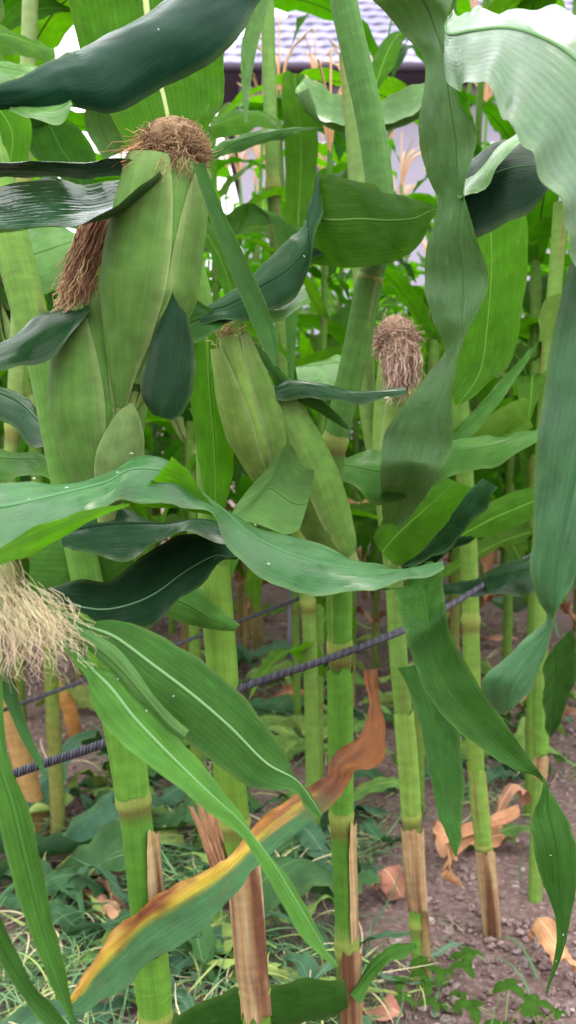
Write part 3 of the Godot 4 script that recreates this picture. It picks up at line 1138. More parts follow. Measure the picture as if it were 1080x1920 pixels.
# a cut-off or broken stalk with dried sheath
func stub(called: String, pts: Array, r: float, c0: Color, c1: Color, label: String) -> void:
	var o := thing(called, pts[-1], label, "corn stalk")
	var mb := Mesher.new()
	var sd := rng.randf() * 50.0
	tube(mb, pts, func(t: float) -> float: return r * (0.9 + 0.25 * t), func(t: float, a: float) -> Color: return mixed(c0, c1, t * 1.2 + noise.get_noise_3d(t * 160.0, a * 9.0, sd)), 40, 15)
	put("stalk", mb, M.husk, o)
	var sh := Mesher.new()
	tube(sh, pts, func(t: float) -> float: return r * (1.22 + 0.2 * (1.0 - t)), func(t: float, a: float) -> Color: return mixed(c1, c1 * 0.55, 0.4 + noise.get_noise_3d(t * 220.0, a * 12.0, sd)), 24, 15, 0.35, 0.95)
	put("leaf_sheath", sh, M.dry_leaf, o)

# ------------------------------------------------------------------ the plants in front
func plant(key: String, base: Vector3, label: String) -> Node3D:
	var o := thing("corn_plant", base, label, "corn plant", "corn plants in the foreground")
	plants[key] = o
	return o

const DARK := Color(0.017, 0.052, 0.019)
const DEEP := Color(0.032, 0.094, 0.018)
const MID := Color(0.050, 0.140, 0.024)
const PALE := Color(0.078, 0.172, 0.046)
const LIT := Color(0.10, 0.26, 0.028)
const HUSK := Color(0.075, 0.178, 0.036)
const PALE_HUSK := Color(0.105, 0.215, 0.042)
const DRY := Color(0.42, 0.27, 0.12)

func plant_a() -> void:
	var root := plant("A", at(345, 2744, 0.70), "large corn plant at the left with two fat ears and brown silk on top")
	stalk("A", [[-30, 250, 0.73], [15, 430, 0.72], [48, 560, 0.715], [82, 690, 0.71], [104, 800, 0.705], [124, 900, 0.70], [170, 1120, 0.69], [222, 1330, 0.68], [250, 1500, 0.67], [268, 1650, 0.67], [283, 1820, 0.675], [294, 1940, 0.68], [318, 2300, 0.69]], 0.0122, 0.0112, [0.205, 0.615, 0.83], {"top": Color(0.14, 0.24, 0.045), "low": Color(0.085, 0.195, 0.022), "worn": 0.35,
		"sheaths": [[0.02, 0.20, Color(0.15, 0.25, 0.05), 0.05, 1.0, 2.9], [0.47, 0.612, Color(0.115, 0.235, 0.032), 0.0, 1.2, 3.0], [0.645, 0.74, Color(0.34, 0.30, 0.10), 0.62, 2.6, 0.7], [0.75, 0.826, Color(0.115, 0.235, 0.032), 0.0, 1.0, 3.0], [0.84, 0.93, Color(0.38, 0.30, 0.12), 0.7, 2.9, 0.5]]})
	# upper ear
	var e1 := ear(root, at(240, 765, 0.615), at(322, 290, 0.60), 0.0305, {"blunt": 0.80, "foot": 0.16, "swell": 0.95, "color": HUSK, "layers": [[0.3, 1.3, 0.1, 0.965, 0.0006, 0.0, 0.1, 1.25], [1.65, 1.35, 0.0, 0.96, 0.0026, 0.001, 0.55, 0.95], [-0.95, 1.28, 0.0, 0.955, 0.0034, 0.001, 0.55, 0.85]]})
	# lower ear, tucked behind it
	var e2 := ear(root, at(200, 940, 0.655), at(166, 560, 0.64), 0.0325, {"blunt": 0.42, "color": HUSK, "layers": [[0.1, 1.3, 0.1, 1.0, 0.0008, 0.0, 0.4, 1.2], [1.5, 1.3, 0.0, 1.0, 0.0024, 0.001, 0.6, 0.8], [-1.1, 1.25, 0.0, 0.98, 0.0030, 0.001, 0.6, 1.0]]})
	ear(root, at(205, 945, 0.625), at(246, 750, 0.615), 0.017, {"blunt": 0.35, "color": Color(0.075, 0.15, 0.045), "layers": [[0.0, 1.4, 0.0, 1.0, 0.0015, 0.0]]})
	# matted brown silk on the upper ear
	org = root.position
	var hair := Mesher.new()
	var browns := [Color(0.20, 0.125, 0.062), Color(0.29, 0.19, 0.10), Color(0.155, 0.095, 0.05), Color(0.36, 0.245, 0.13)]
	matted(hair, at(326, 276, 0.594), Vector3(0.0215, 0.0180, 0.021), 3600, 0.010, browns, 0.0003)
	silk(hair, at(300, 275, 0.595), (at(225, 300, 0.585) - at(300, 275, 0.595)).normalized(), 150, 0.026, 0.16, 0.1, 0.0004, [Color(0.36, 0.20, 0.09), Color(0.26, 0.15, 0.07), Color(0.44, 0.26, 0.13)], 0.004, 0.005)
	silk(hair, at(330, 292, 0.583), Vector3(0.0, -1, 0.2), 160, 0.013, 0.35, 0.4, 0.00035, browns, 0.002, 0.007)
	put("silk", hair, M.hair, e1)
	# the long brown silk of the lower ear hangs back along the husk
	var s2 := Mesher.new()
	silk(s2, at(196, 402, 0.635), (at(122, 580, 0.625) - at(196, 402, 0.635)).normalized(), 420, 0.066, 0.055, 0.05, 0.00055, [Color(0.36, 0.20, 0.11), Color(0.44, 0.27, 0.16), Color(0.27, 0.14, 0.075)], 0.0022, 0.0045)
	silk(s2, at(160, 510, 0.63), (at(122, 580, 0.625) - at(196, 402, 0.635)).normalized(), 160, 0.03, 0.12, 0.05, 0.00055, [Color(0.36, 0.20, 0.11), Color(0.44, 0.27, 0.16), Color(0.5, 0.4, 0.2)], 0.0022, 0.006)
	put("silk", s2, M.hair, e2)
	# flag leaves of the husks
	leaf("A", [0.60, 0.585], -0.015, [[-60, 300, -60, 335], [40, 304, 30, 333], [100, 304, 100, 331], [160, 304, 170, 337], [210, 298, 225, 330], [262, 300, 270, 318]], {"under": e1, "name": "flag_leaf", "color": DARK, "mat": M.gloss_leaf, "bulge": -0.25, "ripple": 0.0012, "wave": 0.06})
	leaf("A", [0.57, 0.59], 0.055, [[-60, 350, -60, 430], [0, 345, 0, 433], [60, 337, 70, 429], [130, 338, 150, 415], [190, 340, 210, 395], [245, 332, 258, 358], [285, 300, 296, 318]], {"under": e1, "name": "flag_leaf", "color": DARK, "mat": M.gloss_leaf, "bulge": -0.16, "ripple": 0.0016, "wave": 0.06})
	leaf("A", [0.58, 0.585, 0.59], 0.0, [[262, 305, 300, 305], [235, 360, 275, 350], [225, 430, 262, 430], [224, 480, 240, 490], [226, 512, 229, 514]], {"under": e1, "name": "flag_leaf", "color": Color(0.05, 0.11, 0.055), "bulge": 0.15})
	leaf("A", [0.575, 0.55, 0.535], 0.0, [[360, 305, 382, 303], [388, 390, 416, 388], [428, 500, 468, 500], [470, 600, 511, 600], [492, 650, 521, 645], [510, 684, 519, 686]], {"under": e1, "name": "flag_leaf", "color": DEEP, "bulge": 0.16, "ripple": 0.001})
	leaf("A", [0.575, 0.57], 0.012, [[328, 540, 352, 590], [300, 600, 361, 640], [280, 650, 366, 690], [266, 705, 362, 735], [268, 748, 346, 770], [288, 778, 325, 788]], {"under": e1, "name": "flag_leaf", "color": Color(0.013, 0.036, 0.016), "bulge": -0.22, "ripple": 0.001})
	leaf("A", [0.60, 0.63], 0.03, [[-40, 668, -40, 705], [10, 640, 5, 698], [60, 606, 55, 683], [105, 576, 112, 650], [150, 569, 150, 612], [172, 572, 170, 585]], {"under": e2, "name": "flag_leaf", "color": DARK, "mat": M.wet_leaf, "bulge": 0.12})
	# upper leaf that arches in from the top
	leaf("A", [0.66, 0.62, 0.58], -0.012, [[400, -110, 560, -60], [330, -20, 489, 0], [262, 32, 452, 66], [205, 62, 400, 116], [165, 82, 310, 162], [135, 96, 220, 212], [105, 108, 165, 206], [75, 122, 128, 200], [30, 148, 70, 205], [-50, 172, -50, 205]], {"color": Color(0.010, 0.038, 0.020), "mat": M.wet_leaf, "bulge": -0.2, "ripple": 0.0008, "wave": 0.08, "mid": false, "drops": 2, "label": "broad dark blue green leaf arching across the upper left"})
	leaf("A", [0.60, 0.58], 0.03, [[10, 188, 18, 205], [45, 196, 45, 222], [85, 200, 85, 231], [120, 198, 115, 222], [140, 192, 138, 200]], {"color": PALE, "mat": M.wet_leaf, "ripple": 0.0015, "wave": 0.05, "mid": false})
	# dark leaves left of the stalk
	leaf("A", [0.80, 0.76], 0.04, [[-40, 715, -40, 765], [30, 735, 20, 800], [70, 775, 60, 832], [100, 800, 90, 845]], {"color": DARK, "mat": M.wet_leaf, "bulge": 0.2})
	leaf("A", [0.80, 0.77], 0.05, [[-40, 835, -40, 905], [20, 842, 20, 900], [70, 850, 60, 895], [112, 870, 105, 900]], {"color": MID})
	leaf("A", [0.72, 0.71], -0.04, [[60, 1000, 80, 1200], [130, 1000, 120, 1210], [200, 1010, 190, 1150], [250, 1020, 240, 1090]], {"color": MID, "bulge": 0.15})

func plant_b() -> void:
	var root := plant("B", at(672, 2150, 1.0), "tall corn plant in the middle with a dying yellow and brown leaf")
	stalk("B", [[610, -160, 0.84], [652, 40, 0.85], [690, 210, 0.86], [712, 360, 0.87], [705, 470, 0.875], [690, 540, 0.88], [662, 680, 0.885], [628, 830, 0.89], [622, 940, 0.90], [633, 1060, 0.91], [637, 1230, 0.93], [638, 1400, 0.95], [640, 1530, 0.96], [648, 1700, 0.97], [655, 1920, 0.985]], 0.0108, 0.0118, [0.32, 0.465, 0.66, 0.80, 0.89, 0.95], {"top": Color(0.095, 0.18, 0.045), "low": Color(0.080, 0.180, 0.022), "worn": 0.6,
		"sheaths": [[0.02, 0.315, Color(0.10, 0.19, 0.05), 0.14, 1.0, 3.0], [0.325, 0.46, Color(0.085, 0.165, 0.035), 0.12, 2.0, 3.0], [0.55, 0.655, Color(0.085, 0.195, 0.026), 0.0, 1.2, 3.05], [0.675, 0.795, Color(0.095, 0.21, 0.028), 0.0, 1.6, 3.0], [0.805, 0.885, Color(0.38, 0.30, 0.12), 0.78, 2.7, 0.85], [0.892, 0.946, Color(0.36, 0.26, 0.10), 0.72, 2.1, 1.5]]})
	var e1 := ear(root, at(520, 945, 0.83), at(430, 632, 0.78), 0.0255, {"shank": false, "blunt": 0.55, "foot": 0.12, "swell": 0.8, "color": PALE_HUSK, "layers": [[0.1, 1.3, 0.1, 1.02, 0.0008, 0.0, 0.5, 1.25], [1.35, 1.3, 0.0, 1.0, 0.0022, 0.001, 0.7, 0.85], [-1.2, 1.2, 0.0, 0.97, 0.0028, 0.001, 0.7, 1.05]]})
	var e2 := ear(root, at(636, 1040, 0.87), at(508, 735, 0.82), 0.029, {"blunt": 0.5, "foot": 0.5, "color": Color(0.085, 0.18, 0.035), "layers": [[-0.8, 1.4, 0.0, 1.0, 0.0010, 0.0, 0.5, 0.9], [0.9, 1.2, 0.0, 1.0, 0.0020, 0.0, 0.6, 1.15]]})
	var s := Mesher.new()
	silk(s, at(428, 640, 0.78), Vector3(0.2, 1, 0.1), 60, 0.02, 0.5, 0.5, 0.0006, [Color(0.35, 0.3, 0.12), Color(0.25, 0.16, 0.08)], 0.003, 0.004)
	put("silk", s, M.hair, e1)
	leaf("B", [0.80, 0.83], 0.02, [[503, 735, 520, 750], [545, 717, 560, 745], [600, 722, 610, 752], [660, 738, 660, 754], [715, 739, 715, 751], [762, 737, 762, 742]], {"under": e2, "name": "flag_leaf", "color": DARK, "mat": M.wet_leaf, "bulge": 0.3})
	leaf("B", [0.79, 0.82, 0.84], 0.0, [[440, 620, 470, 640], [485, 650, 500, 700], [540, 705, 545, 745], [600, 745, 600, 775], [655, 800, 652, 806]], {"under": e1, "name": "flag_leaf", "color": DEEP, "bulge": 0.2})
	leaf("B", [1.0, 0.95], 0.10, [[555, 690, 560, 722], [600, 680, 605, 725], [640, 670, 645, 728], [672, 690, 672, 735]], {"color": PALE, "mat": M.wet_leaf})
	# large leaf seen from below in the middle
	leaf("B", [0.84, 0.80, 0.845, 0.865], 0.0, [[592, 352, 570, 492], [604, 327, 620, 500], [645, 333, 680, 500], [700, 349, 740, 490], [755, 367, 785, 460], [800, 380, 808, 415], [826, 388, 826, 394]], {"color": Color(0.07, 0.17, 0.028), "mat": M.thin_leaf, "bulge": 0.10, "label": "wide leaf seen from below with light shining through it"})
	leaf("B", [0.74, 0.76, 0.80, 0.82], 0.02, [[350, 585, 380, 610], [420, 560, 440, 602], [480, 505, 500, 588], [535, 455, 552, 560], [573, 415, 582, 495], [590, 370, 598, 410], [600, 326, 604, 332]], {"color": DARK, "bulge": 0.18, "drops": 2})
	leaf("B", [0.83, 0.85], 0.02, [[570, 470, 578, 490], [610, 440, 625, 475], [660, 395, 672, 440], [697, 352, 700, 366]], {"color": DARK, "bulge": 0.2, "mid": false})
	leaf("B", [0.72, 0.73, 0.76], 0.0, [[338, 560, 366, 642], [365, 552, 400, 625], [405, 582, 430, 605], [460, 585, 470, 598]], {"color": DEEP, "bulge": -0.2})
	leaf("B", [0.79, 0.80], 0.05, [[470, 545, 480, 575], [505, 548, 500, 600], [545, 545, 535, 602], [575, 540, 580, 560]], {"color": PALE, "mat": M.wet_leaf, "mid": false})
	# leaf across the middle, behind the hanging leaf
	leaf("B", [0.93, 0.97, 1.0], 0.04, [[585, 876, 595, 890], [645, 859, 655, 908], [712, 842, 712, 946], [780, 830, 780, 925], [850, 824, 850, 893], [930, 818, 940, 868], [1016, 808, 1016, 820]], {"color": MID, "bulge": 0.1, "fold": 0.05})
	leaf("B", [0.77, 0.775], 0.02, [[590, 880, 560, 990], [570, 872, 530, 1000], [545, 836, 470, 980], [520, 860, 430, 975], [440, 945, 415, 970]], {"color": PALE, "bulge": 0.15})
	# leaf that folds at the crossing and hangs to the right
	leaf("B", [0.88, 0.66, 0.63, 0.62, 0.61, 0.60, 0.60, 0.60], 0.0, [[690, 1110, 800, 1052], [735, 1104, 826, 1064], [755, 1170, 834, 1128], [777, 1245, 848, 1195], [803, 1305, 887, 1265], [843, 1355, 925, 1325], [892, 1397, 962, 1375], [960, 1441, 994, 1425], [1012, 1464, 1019, 1466, 0.012], [1058, 1525, 1000, 1530], [1084, 1600, 998, 1580], [1078, 1680, 1018, 1655], [1066, 1745, 1040, 1715], [1053, 1795, 1042, 1775], [1025, 1864, 1022, 1862]], {"color": DEEP, "fold": 0.20, "bulge": 0.0, "ripple": 0.001, "rows": 110, "drops": 4, "label": "long leaf folded at its middle, twisting down to a point at the right"})
	# dying leaf: brown and curled near the stalk, then yellow above and green below
	var dying := func(t: float, u: float) -> Color:
		var g := noise.get_noise_3d(t * 70.0, u * 16.0, 3.0)
		var g2 := noise.get_noise_3d(t * 120.0, u * 90.0, 8.0) + 0.6 * noise.get_noise_3d(t * 700.0, u * 60.0, 18.0)
		var brown := mixed(Color(0.17, 0.068, 0.026), Color(0.085, 0.034, 0.018), 0.5 + g * 1.5 + g2)
		if t < 0.40:
			return brown
		var q := (u + 1.0) * 0.5 + g * 0.22
		var c := mixed(Color(0.60, 0.42, 0.16), Color(0.55, 0.40, 0.05), q * 3.2)
		c = mixed(c, Color(0.30, 0.32, 0.045), (q - 0.36) * 6.0)
		c = mixed(c, Color(0.045, 0.125, 0.045), (q - 0.46) * 8.0)
		var patch := maxf(exp(-pow((t - 0.48) / 0.06, 2.0)), exp(-pow((t - 0.74) / 0.065, 2.0)))
		c = mixed(c, Color(0.15, 0.05, 0.03), patch * (2.4 - q * 4.4) + g2 * 0.5)
		c = mixed(c, Color(0.40, 0.20, 0.05), (0.30 - q) * 2.0 + g2 * 1.2)
		c = mixed(c, Color(0.13, 0.05, 0.025), (noise.get_noise_3d(t * 900.0, u * 110.0, 30.0) - 0.30) * 4.0 * (1.0 - q))
		return mixed(brown, c, (t - 0.40) * 14.0)
	leaf("B", [0.93, 0.90, 0.88, 0.86, 0.84, 0.80, 0.76, 0.72, 0.69, 0.66, 0.64, 0.62, 0.60, 0.59, 0.58], 0.0, [[682, 1255, 708, 1250], [684, 1285, 710, 1282], [692, 1320, 712, 1318], [678, 1372, 722, 1362], [652, 1396, 714, 1430], [622, 1420, 668, 1444], [610, 1458, 655, 1468], [552, 1490, 612, 1520], [490, 1535, 548, 1568], [436, 1600, 474, 1632], [385, 1632, 428, 1694], [325, 1662, 365, 1752], [268, 1695, 300, 1792], [222, 1740, 250, 1842], [178, 1797, 196, 1870], [148, 1842, 160, 1896], [122, 1878, 132, 1892]], {"mat": M.dying_leaf, "paint": dying, "bulge": 0.10, "fold": 0.04, "ripple": 0.003, "rows": 120, "mid": false, "label": "dying leaf, yellow and brown along one edge and curled brown at its base"})
	leaf("B", [0.96, 1.0], 0.03, [[655, 1862, 670, 1880], [690, 1805, 705, 1835], [735, 1775, 742, 1800], [780, 1771, 780, 1778]], {"color": MID, "bulge": 0.1})
	leaf("B", [0.90, 0.95, 0.97], -0.05, [[300, 1935, 330, 1960], [380, 1875, 420, 1945], [470, 1850, 520, 1935], [560, 1838, 590, 1915], [645, 1835, 650, 1890]], {"color": DEEP, "bulge": 0.14})

func plant_c() -> void:
	var root := plant("C", at(505, 2420, 0.86), "corn plant with a pale thick sheath and dried brown lower stalk")
	stalk("C", [[290, 120, 0.86], [318, 300, 0.86], [352, 470, 0.865], [385, 640, 0.87], [394, 900, 0.87], [402, 1080, 0.86], [420, 1300, 0.855], [432, 1480, 0.85], [456, 1640, 0.85], [470, 1800, 0.85], [482, 1930, 0.855]], 0.0125, 0.0130, [0.30, 0.56, 0.67, 0.88], {"top": Color(0.13, 0.24, 0.04), "low": Color(0.14, 0.225, 0.03), "worn": 0.4,
		"sheaths": [[0.445, 0.558, Color(0.145, 0.245, 0.035), 0.0, 1.2, 3.0], [0.565, 0.668, Color(0.14, 0.22, 0.03), 0.05, 1.8, 3.0], [0.70, 0.90, Color(0.40, 0.27, 0.12), 1.0, 1.2, 2.9]]})
	leaf("C", [0.80, 0.78], 0.0, [[110, -90, 430, -90], [132, 20, 424, 20], [160, 120, 420, 120], [205, 210, 418, 190], [250, 290, 392, 240], [288, 350, 330, 340]], {"color": Color(0.085, 0.21, 0.03), "mat": M.thin_leaf, "bulge": -0.10, "rib": 0.0035, "rib_color": Color(0.36, 0.42, 0.17), "rows": 40, "label": "very broad upright leaf with a pale midrib, lit from behind"})
	leaf("C", [0.83, 0.82], 0.0, [[362, 610, 415, 620], [352, 700, 432, 720], [362, 790, 438, 820], [372, 870, 436, 890], [386, 935, 424, 945], [398, 985, 410, 990]], {"color": LIT, "mat": M.thin_leaf, "bulge": -0.14})
	leaf("C", [0.84, 0.82], 0.03, [[350, 480, 370, 640], [335, 500, 345, 640], [318, 560, 320, 680], [290, 640, 300, 700]], {"color": DEEP, "bulge": 0.1})
	leaf("C", [0.84, 0.79], 0.0, [[330, 1090, 300, 1150], [370, 1095, 350, 1170], [410, 1140, 395, 1180], [450, 1172, 440, 1184]], {"color": MID, "bulge": 0.2})
	# crumpled dry stubble beside the stalk
	for k in 4:
		leaf("C", [0.90, 0.85], 0.0, [[352 + k * 16, 1510 - k * 6, 362 + k * 16, 1512 - k * 6], [376 + k * 9, 1570, 392 + k * 9, 1572], [400 + k * 7, 1650, 420 + k * 7, 1650]], {"mat": M.dry_leaf, "color": Color(0.36, 0.19, 0.10), "mid": false, "bulge": 0.3})

func plant_d() -> void:
	plant("D", on_ground(793, 1842), "corn plant with a brown sheath and a long hanging twisted ribbon leaf")
	stalk("D", [[652, 100, 1.20], [668, 300, 1.20], [680, 560, 1.21], [690, 760, 1.22], [718, 920, 1.23], [738, 1080, 1.25], [747, 1230, 1.26], [762, 1400, 1.27], [772, 1540, 1.28], [778, 1650, 1.285], [787, 1760, 1.295]], 0.0118, 0.0128, [0.36, 0.72, 0.885, 0.955], {"top": Color(0.15, 0.21, 0.055), "low": Color(0.16, 0.25, 0.04), "worn": 0.8,
		"sheaths": [[0.735, 0.86, Color(0.4, 0.26, 0.12), 0.92, 1.4, 2.7], [0.60, 0.715, Color(0.21, 0.30, 0.055), 0.0, 1.2, 3.0], [0.862, 0.95, Color(0.32, 0.30, 0.12), 0.62, 2.6, 1.0]]})
	var root: Node3D = plants["D"]
	var e := ear(root, at(742, 1010, 1.20), at(745, 640, 1.18), 0.031, {"blunt": 0.7, "color": PALE_HUSK})
	var s := Mesher.new()
	var cs := [Color(0.23, 0.14, 0.09), Color(0.32, 0.21, 0.14), Color(0.15, 0.09, 0.06), Color(0.42, 0.31, 0.22)]
	matted(s, at(742, 628, 1.165), Vector3(0.025, 0.024, 0.024), 1500, 0.020, cs, 0.0007)
	matted(s, at(752, 668, 1.145), Vector3(0.016, 0.026, 0.015), 900, 0.022, cs, 0.0007)
	silk(s, at(750, 675, 1.135), Vector3(0.05, -1.0, 0.15), 260, 0.042, 0.16, 0.9, 0.0007, [Color(0.36, 0.24, 0.18), cs[0], Color(0.44, 0.33, 0.26)], 0.004, 0.010)
	put("silk", s, M.hair, e)
	# the long hanging leaf
	leaf("D", [0.72, 0.74, 0.76, 0.76, 0.77, 0.78, 0.79, 0.80, 0.81, 0.82, 0.82, 0.83, 0.84, 0.85, 0.87, 1.10], 0.05, [[640, -120, 880, -130], [690, -10, 848, 0], [745, 50, 842, 45], [795, 112, 832, 105], [788, 190, 862, 185], [788, 275, 892, 255], [802, 335, 884, 300], [824, 384, 872, 368], [800, 455, 890, 440], [796, 530, 917, 515], [810, 600, 895, 590], [832, 660, 862, 645], [775, 735, 848, 735], [722, 815, 848, 830], [714, 905, 815, 905], [718, 985, 745, 1000]], {"color": Color(0.075, 0.165, 0.055), "mat": M.sheen_leaf, "bulge": 0.12, "fold": 0.05, "ripple": 0.001, "rows": 120, "label": "long pale green leaf that hangs twisted like a ribbon"})
	leaf("D", [1.18, 1.10], 0.04, [[702, 1012, 745, 1062], [720, 965, 790, 1035], [775, 930, 840, 975], [835, 895, 885, 915]], {"color": LIT, "mat": M.thin_leaf})
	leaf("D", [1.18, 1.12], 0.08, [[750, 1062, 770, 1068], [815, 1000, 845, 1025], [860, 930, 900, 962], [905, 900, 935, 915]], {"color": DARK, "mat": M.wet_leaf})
	leaf("D", [1.20, 1.24], 0.0, [[840, 1012, 850, 1020], [905, 950, 930, 1000], [985, 915, 1000, 970], [1050, 905, 1050, 925]], {"color": LIT, "mat": M.thin_leaf})
	leaf("D", [1.20, 1.02], 0.0, [[745, 1250, 790, 1240], [772, 1310, 850, 1330], [796, 1400, 867, 1430], [812, 1480, 868, 1520], [832, 1555, 862, 1580], [853, 1604, 857, 1606]], {"color": DEEP, "fold": 0.12, "rib": 0.003})
	leaf("D", [1.20, 1.16], 0.02, [[740, 1075, 745, 1085], [790, 1050, 800, 1070], [840, 1010, 850, 1030], [880, 1005, 890, 1010]], {"color": DARK})

func plant_e() -> void:
	plant("E", on_ground(926, 1746), "corn plant with a brown dry foot standing on the bare soil at the right")
	stalk("E", [[868, 560, 1.32], [862, 740, 1.34], [872, 900, 1.36], [880, 1060, 1.38], [884, 1230, 1.39], [890, 1400, 1.40], [902, 1540, 1.41], [914, 1650, 1.42]], 0.0130, 0.0130, [0.45, 0.80], {"top": Color(0.14, 0.25, 0.04), "low": Color(0.19, 0.25, 0.04), "worn": 0.7,
		"sheaths": [[0.66, 0.79, Color(0.19, 0.275, 0.05), 0.36, 2.4, 2.4], [0.81, 0.985, Color(0.4, 0.26, 0.13), 0.9, 1.9, 2.3]]})
	leaf("E", [1.05, 1.0], 0.03, [[850, 330, 900, 300], [858, 420, 962, 330], [852, 530, 990, 440], [846, 640, 978, 590], [845, 705, 950, 690], [850, 757, 862, 757]], {"color": LIT, "mat": M.thin_leaf, "bulge": 0.06, "label": "broad bright leaf hanging behind the twisted ribbon leaf"})
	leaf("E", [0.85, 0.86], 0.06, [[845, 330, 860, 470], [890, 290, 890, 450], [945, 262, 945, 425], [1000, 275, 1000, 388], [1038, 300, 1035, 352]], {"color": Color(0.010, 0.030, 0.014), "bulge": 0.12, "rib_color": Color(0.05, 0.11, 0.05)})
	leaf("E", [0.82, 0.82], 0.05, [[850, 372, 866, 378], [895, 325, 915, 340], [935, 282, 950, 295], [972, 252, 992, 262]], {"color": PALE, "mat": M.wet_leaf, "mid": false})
	leaf("E", [1.30, 1.22], 0.0, [[1012, 636, 1006, 652], [950, 700, 960, 722], [890, 768, 905, 795], [840, 815, 850, 845]], {"color": MID})
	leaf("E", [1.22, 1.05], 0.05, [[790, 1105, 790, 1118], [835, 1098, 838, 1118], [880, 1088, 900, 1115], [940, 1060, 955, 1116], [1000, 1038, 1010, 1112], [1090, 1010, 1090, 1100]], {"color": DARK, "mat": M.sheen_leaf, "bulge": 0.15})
	leaf("E", [1.40, 1.46], 0.0, [[892, 1545, 905, 1550], [930, 1525, 940, 1548], [970, 1508, 975, 1530]], {"color": Color(0.40, 0.20, 0.10), "mat": M.dry_leaf, "mid": false})
	leaf("E", [1.42, 1.44], 0.0, [[905, 1560, 915, 1556], [870, 1570, 875, 1590], [838, 1585, 826, 1640], [848, 1650, 870, 1664]], {"color": Color(0.46, 0.24, 0.12), "mat": M.dry_leaf, "mid": false, "bulge": 0.3, "name": "dry_leaf"})

func plant_f() -> void:
	plant("F", on_ground(1003, 1690), "slim corn plant at the right edge with a split pale bract")
	stalk("F", [[1052, 380, 1.46], [1040, 540, 1.47], [1026, 700, 1.48], [1016, 880, 1.49], [1012, 1080, 1.50], [1013, 1280, 1.51], [1014, 1400, 1.52], [1008, 1520, 1.53]], 0.0115, 0.0115, [0.16, 0.79], {"top": Color(0.18, 0.27, 0.05), "low": Color(0.17, 0.24, 0.045), "worn": 0.9,
		"sheaths": [[0.64, 0.76, Color(0.14, 0.26, 0.04), 0.0], [0.765, 0.815, Color(0.38, 0.28, 0.12), 0.85, 2.2, 2.2]]})
	leaf("F", [1.40, 1.44], 0.0, [[1010, 640, 1030, 645], [1012, 590, 1045, 610], [1025, 560, 1062, 570], [1060, 545, 1066, 550]], {"color": Color(0.18, 0.30, 0.06), "mat": M.thin_leaf, "mid": false})
	leaf("F", [1.30, 1.34], 0.0, [[862, 824, 880, 840], [905, 788, 930, 822], [950, 758, 975, 792], [985, 745, 992, 755]], {"color": Color(0.14, 0.28, 0.035), "mat": M.thin_leaf, "mid": false, "bulge": 0.2})
	leaf("F", [1.30, 1.34], 0.0, [[880, 842, 900, 850], [930, 812, 950, 835], [985, 780, 1000, 800]], {"color": Color(0.13, 0.27, 0.035), "mat": M.thin_leaf, "mid": false})
	leaf("F", [1.30, 1.40], 0.0, [[1020, 1250, 1075, 1180], [1018, 1310, 1082, 1250], [1022, 1360, 1060, 1330], [1030, 1385, 1036, 1380]], {"color": DEEP})

func plant_g() -> void:
	plant("G", Vector3(0.42, 0, -0.42), "nearest corn plant with huge drooping leaves at the right edge")
	stalk("G", [[1420, -300, 0.52], [1450, 300, 0.50], [1490, 1000, 0.49], [1530, 1900, 0.47]], 0.013, 0.014, [0.3, 0.6])
	leaf("G", [0.62, 0.52, 0.47, 0.45, 0.45], 0.06, [[842, 30, 832, 60], [872, 22, 838, 150], [930, 18, 868, 162], [1000, 22, 912, 160], [1065, 15, 942, 210], [1130, 40, 968, 262], [1200, 140, 1008, 305], [1260, 300, 1046, 390], [1300, 500, 1076, 470], [1310, 620, 1130, 560]], {"color": Color(0.070, 0.140, 0.065), "mat": M.sheen_leaf, "bulge": 0.05, "fold": 0.05, "rows": 90, "rib": 0.0026, "rib_color": Color(0.10, 0.19, 0.08), "drops": 4, "label": "huge pale leaf bending over at the upper right, shining with sky"})
	leaf("G", [0.44, 0.45, 0.46, 0.47, 0.48, 0.50], 0.03, [[1075, 430, 1240, 400], [1058, 540, 1225, 520], [1030, 660, 1200, 650], [1012, 800, 1170, 800], [1002, 930, 1125, 940], [995, 1040, 1085, 1060], [1012, 1125, 1050, 1130], [1020, 1162, 1036, 1166], [962, 1214, 1022, 1235], [910, 1272, 1000, 1290], [922, 1318, 970, 1318], [935, 1338, 942, 1338]], {"color": Color(0.040, 0.115, 0.045), "mat": M.sheen_leaf, "bulge": 0.08, "ripple": 0.001, "rows": 90, "drops": 3, "label": "long leaf hanging down the right edge with a twisted tip"})

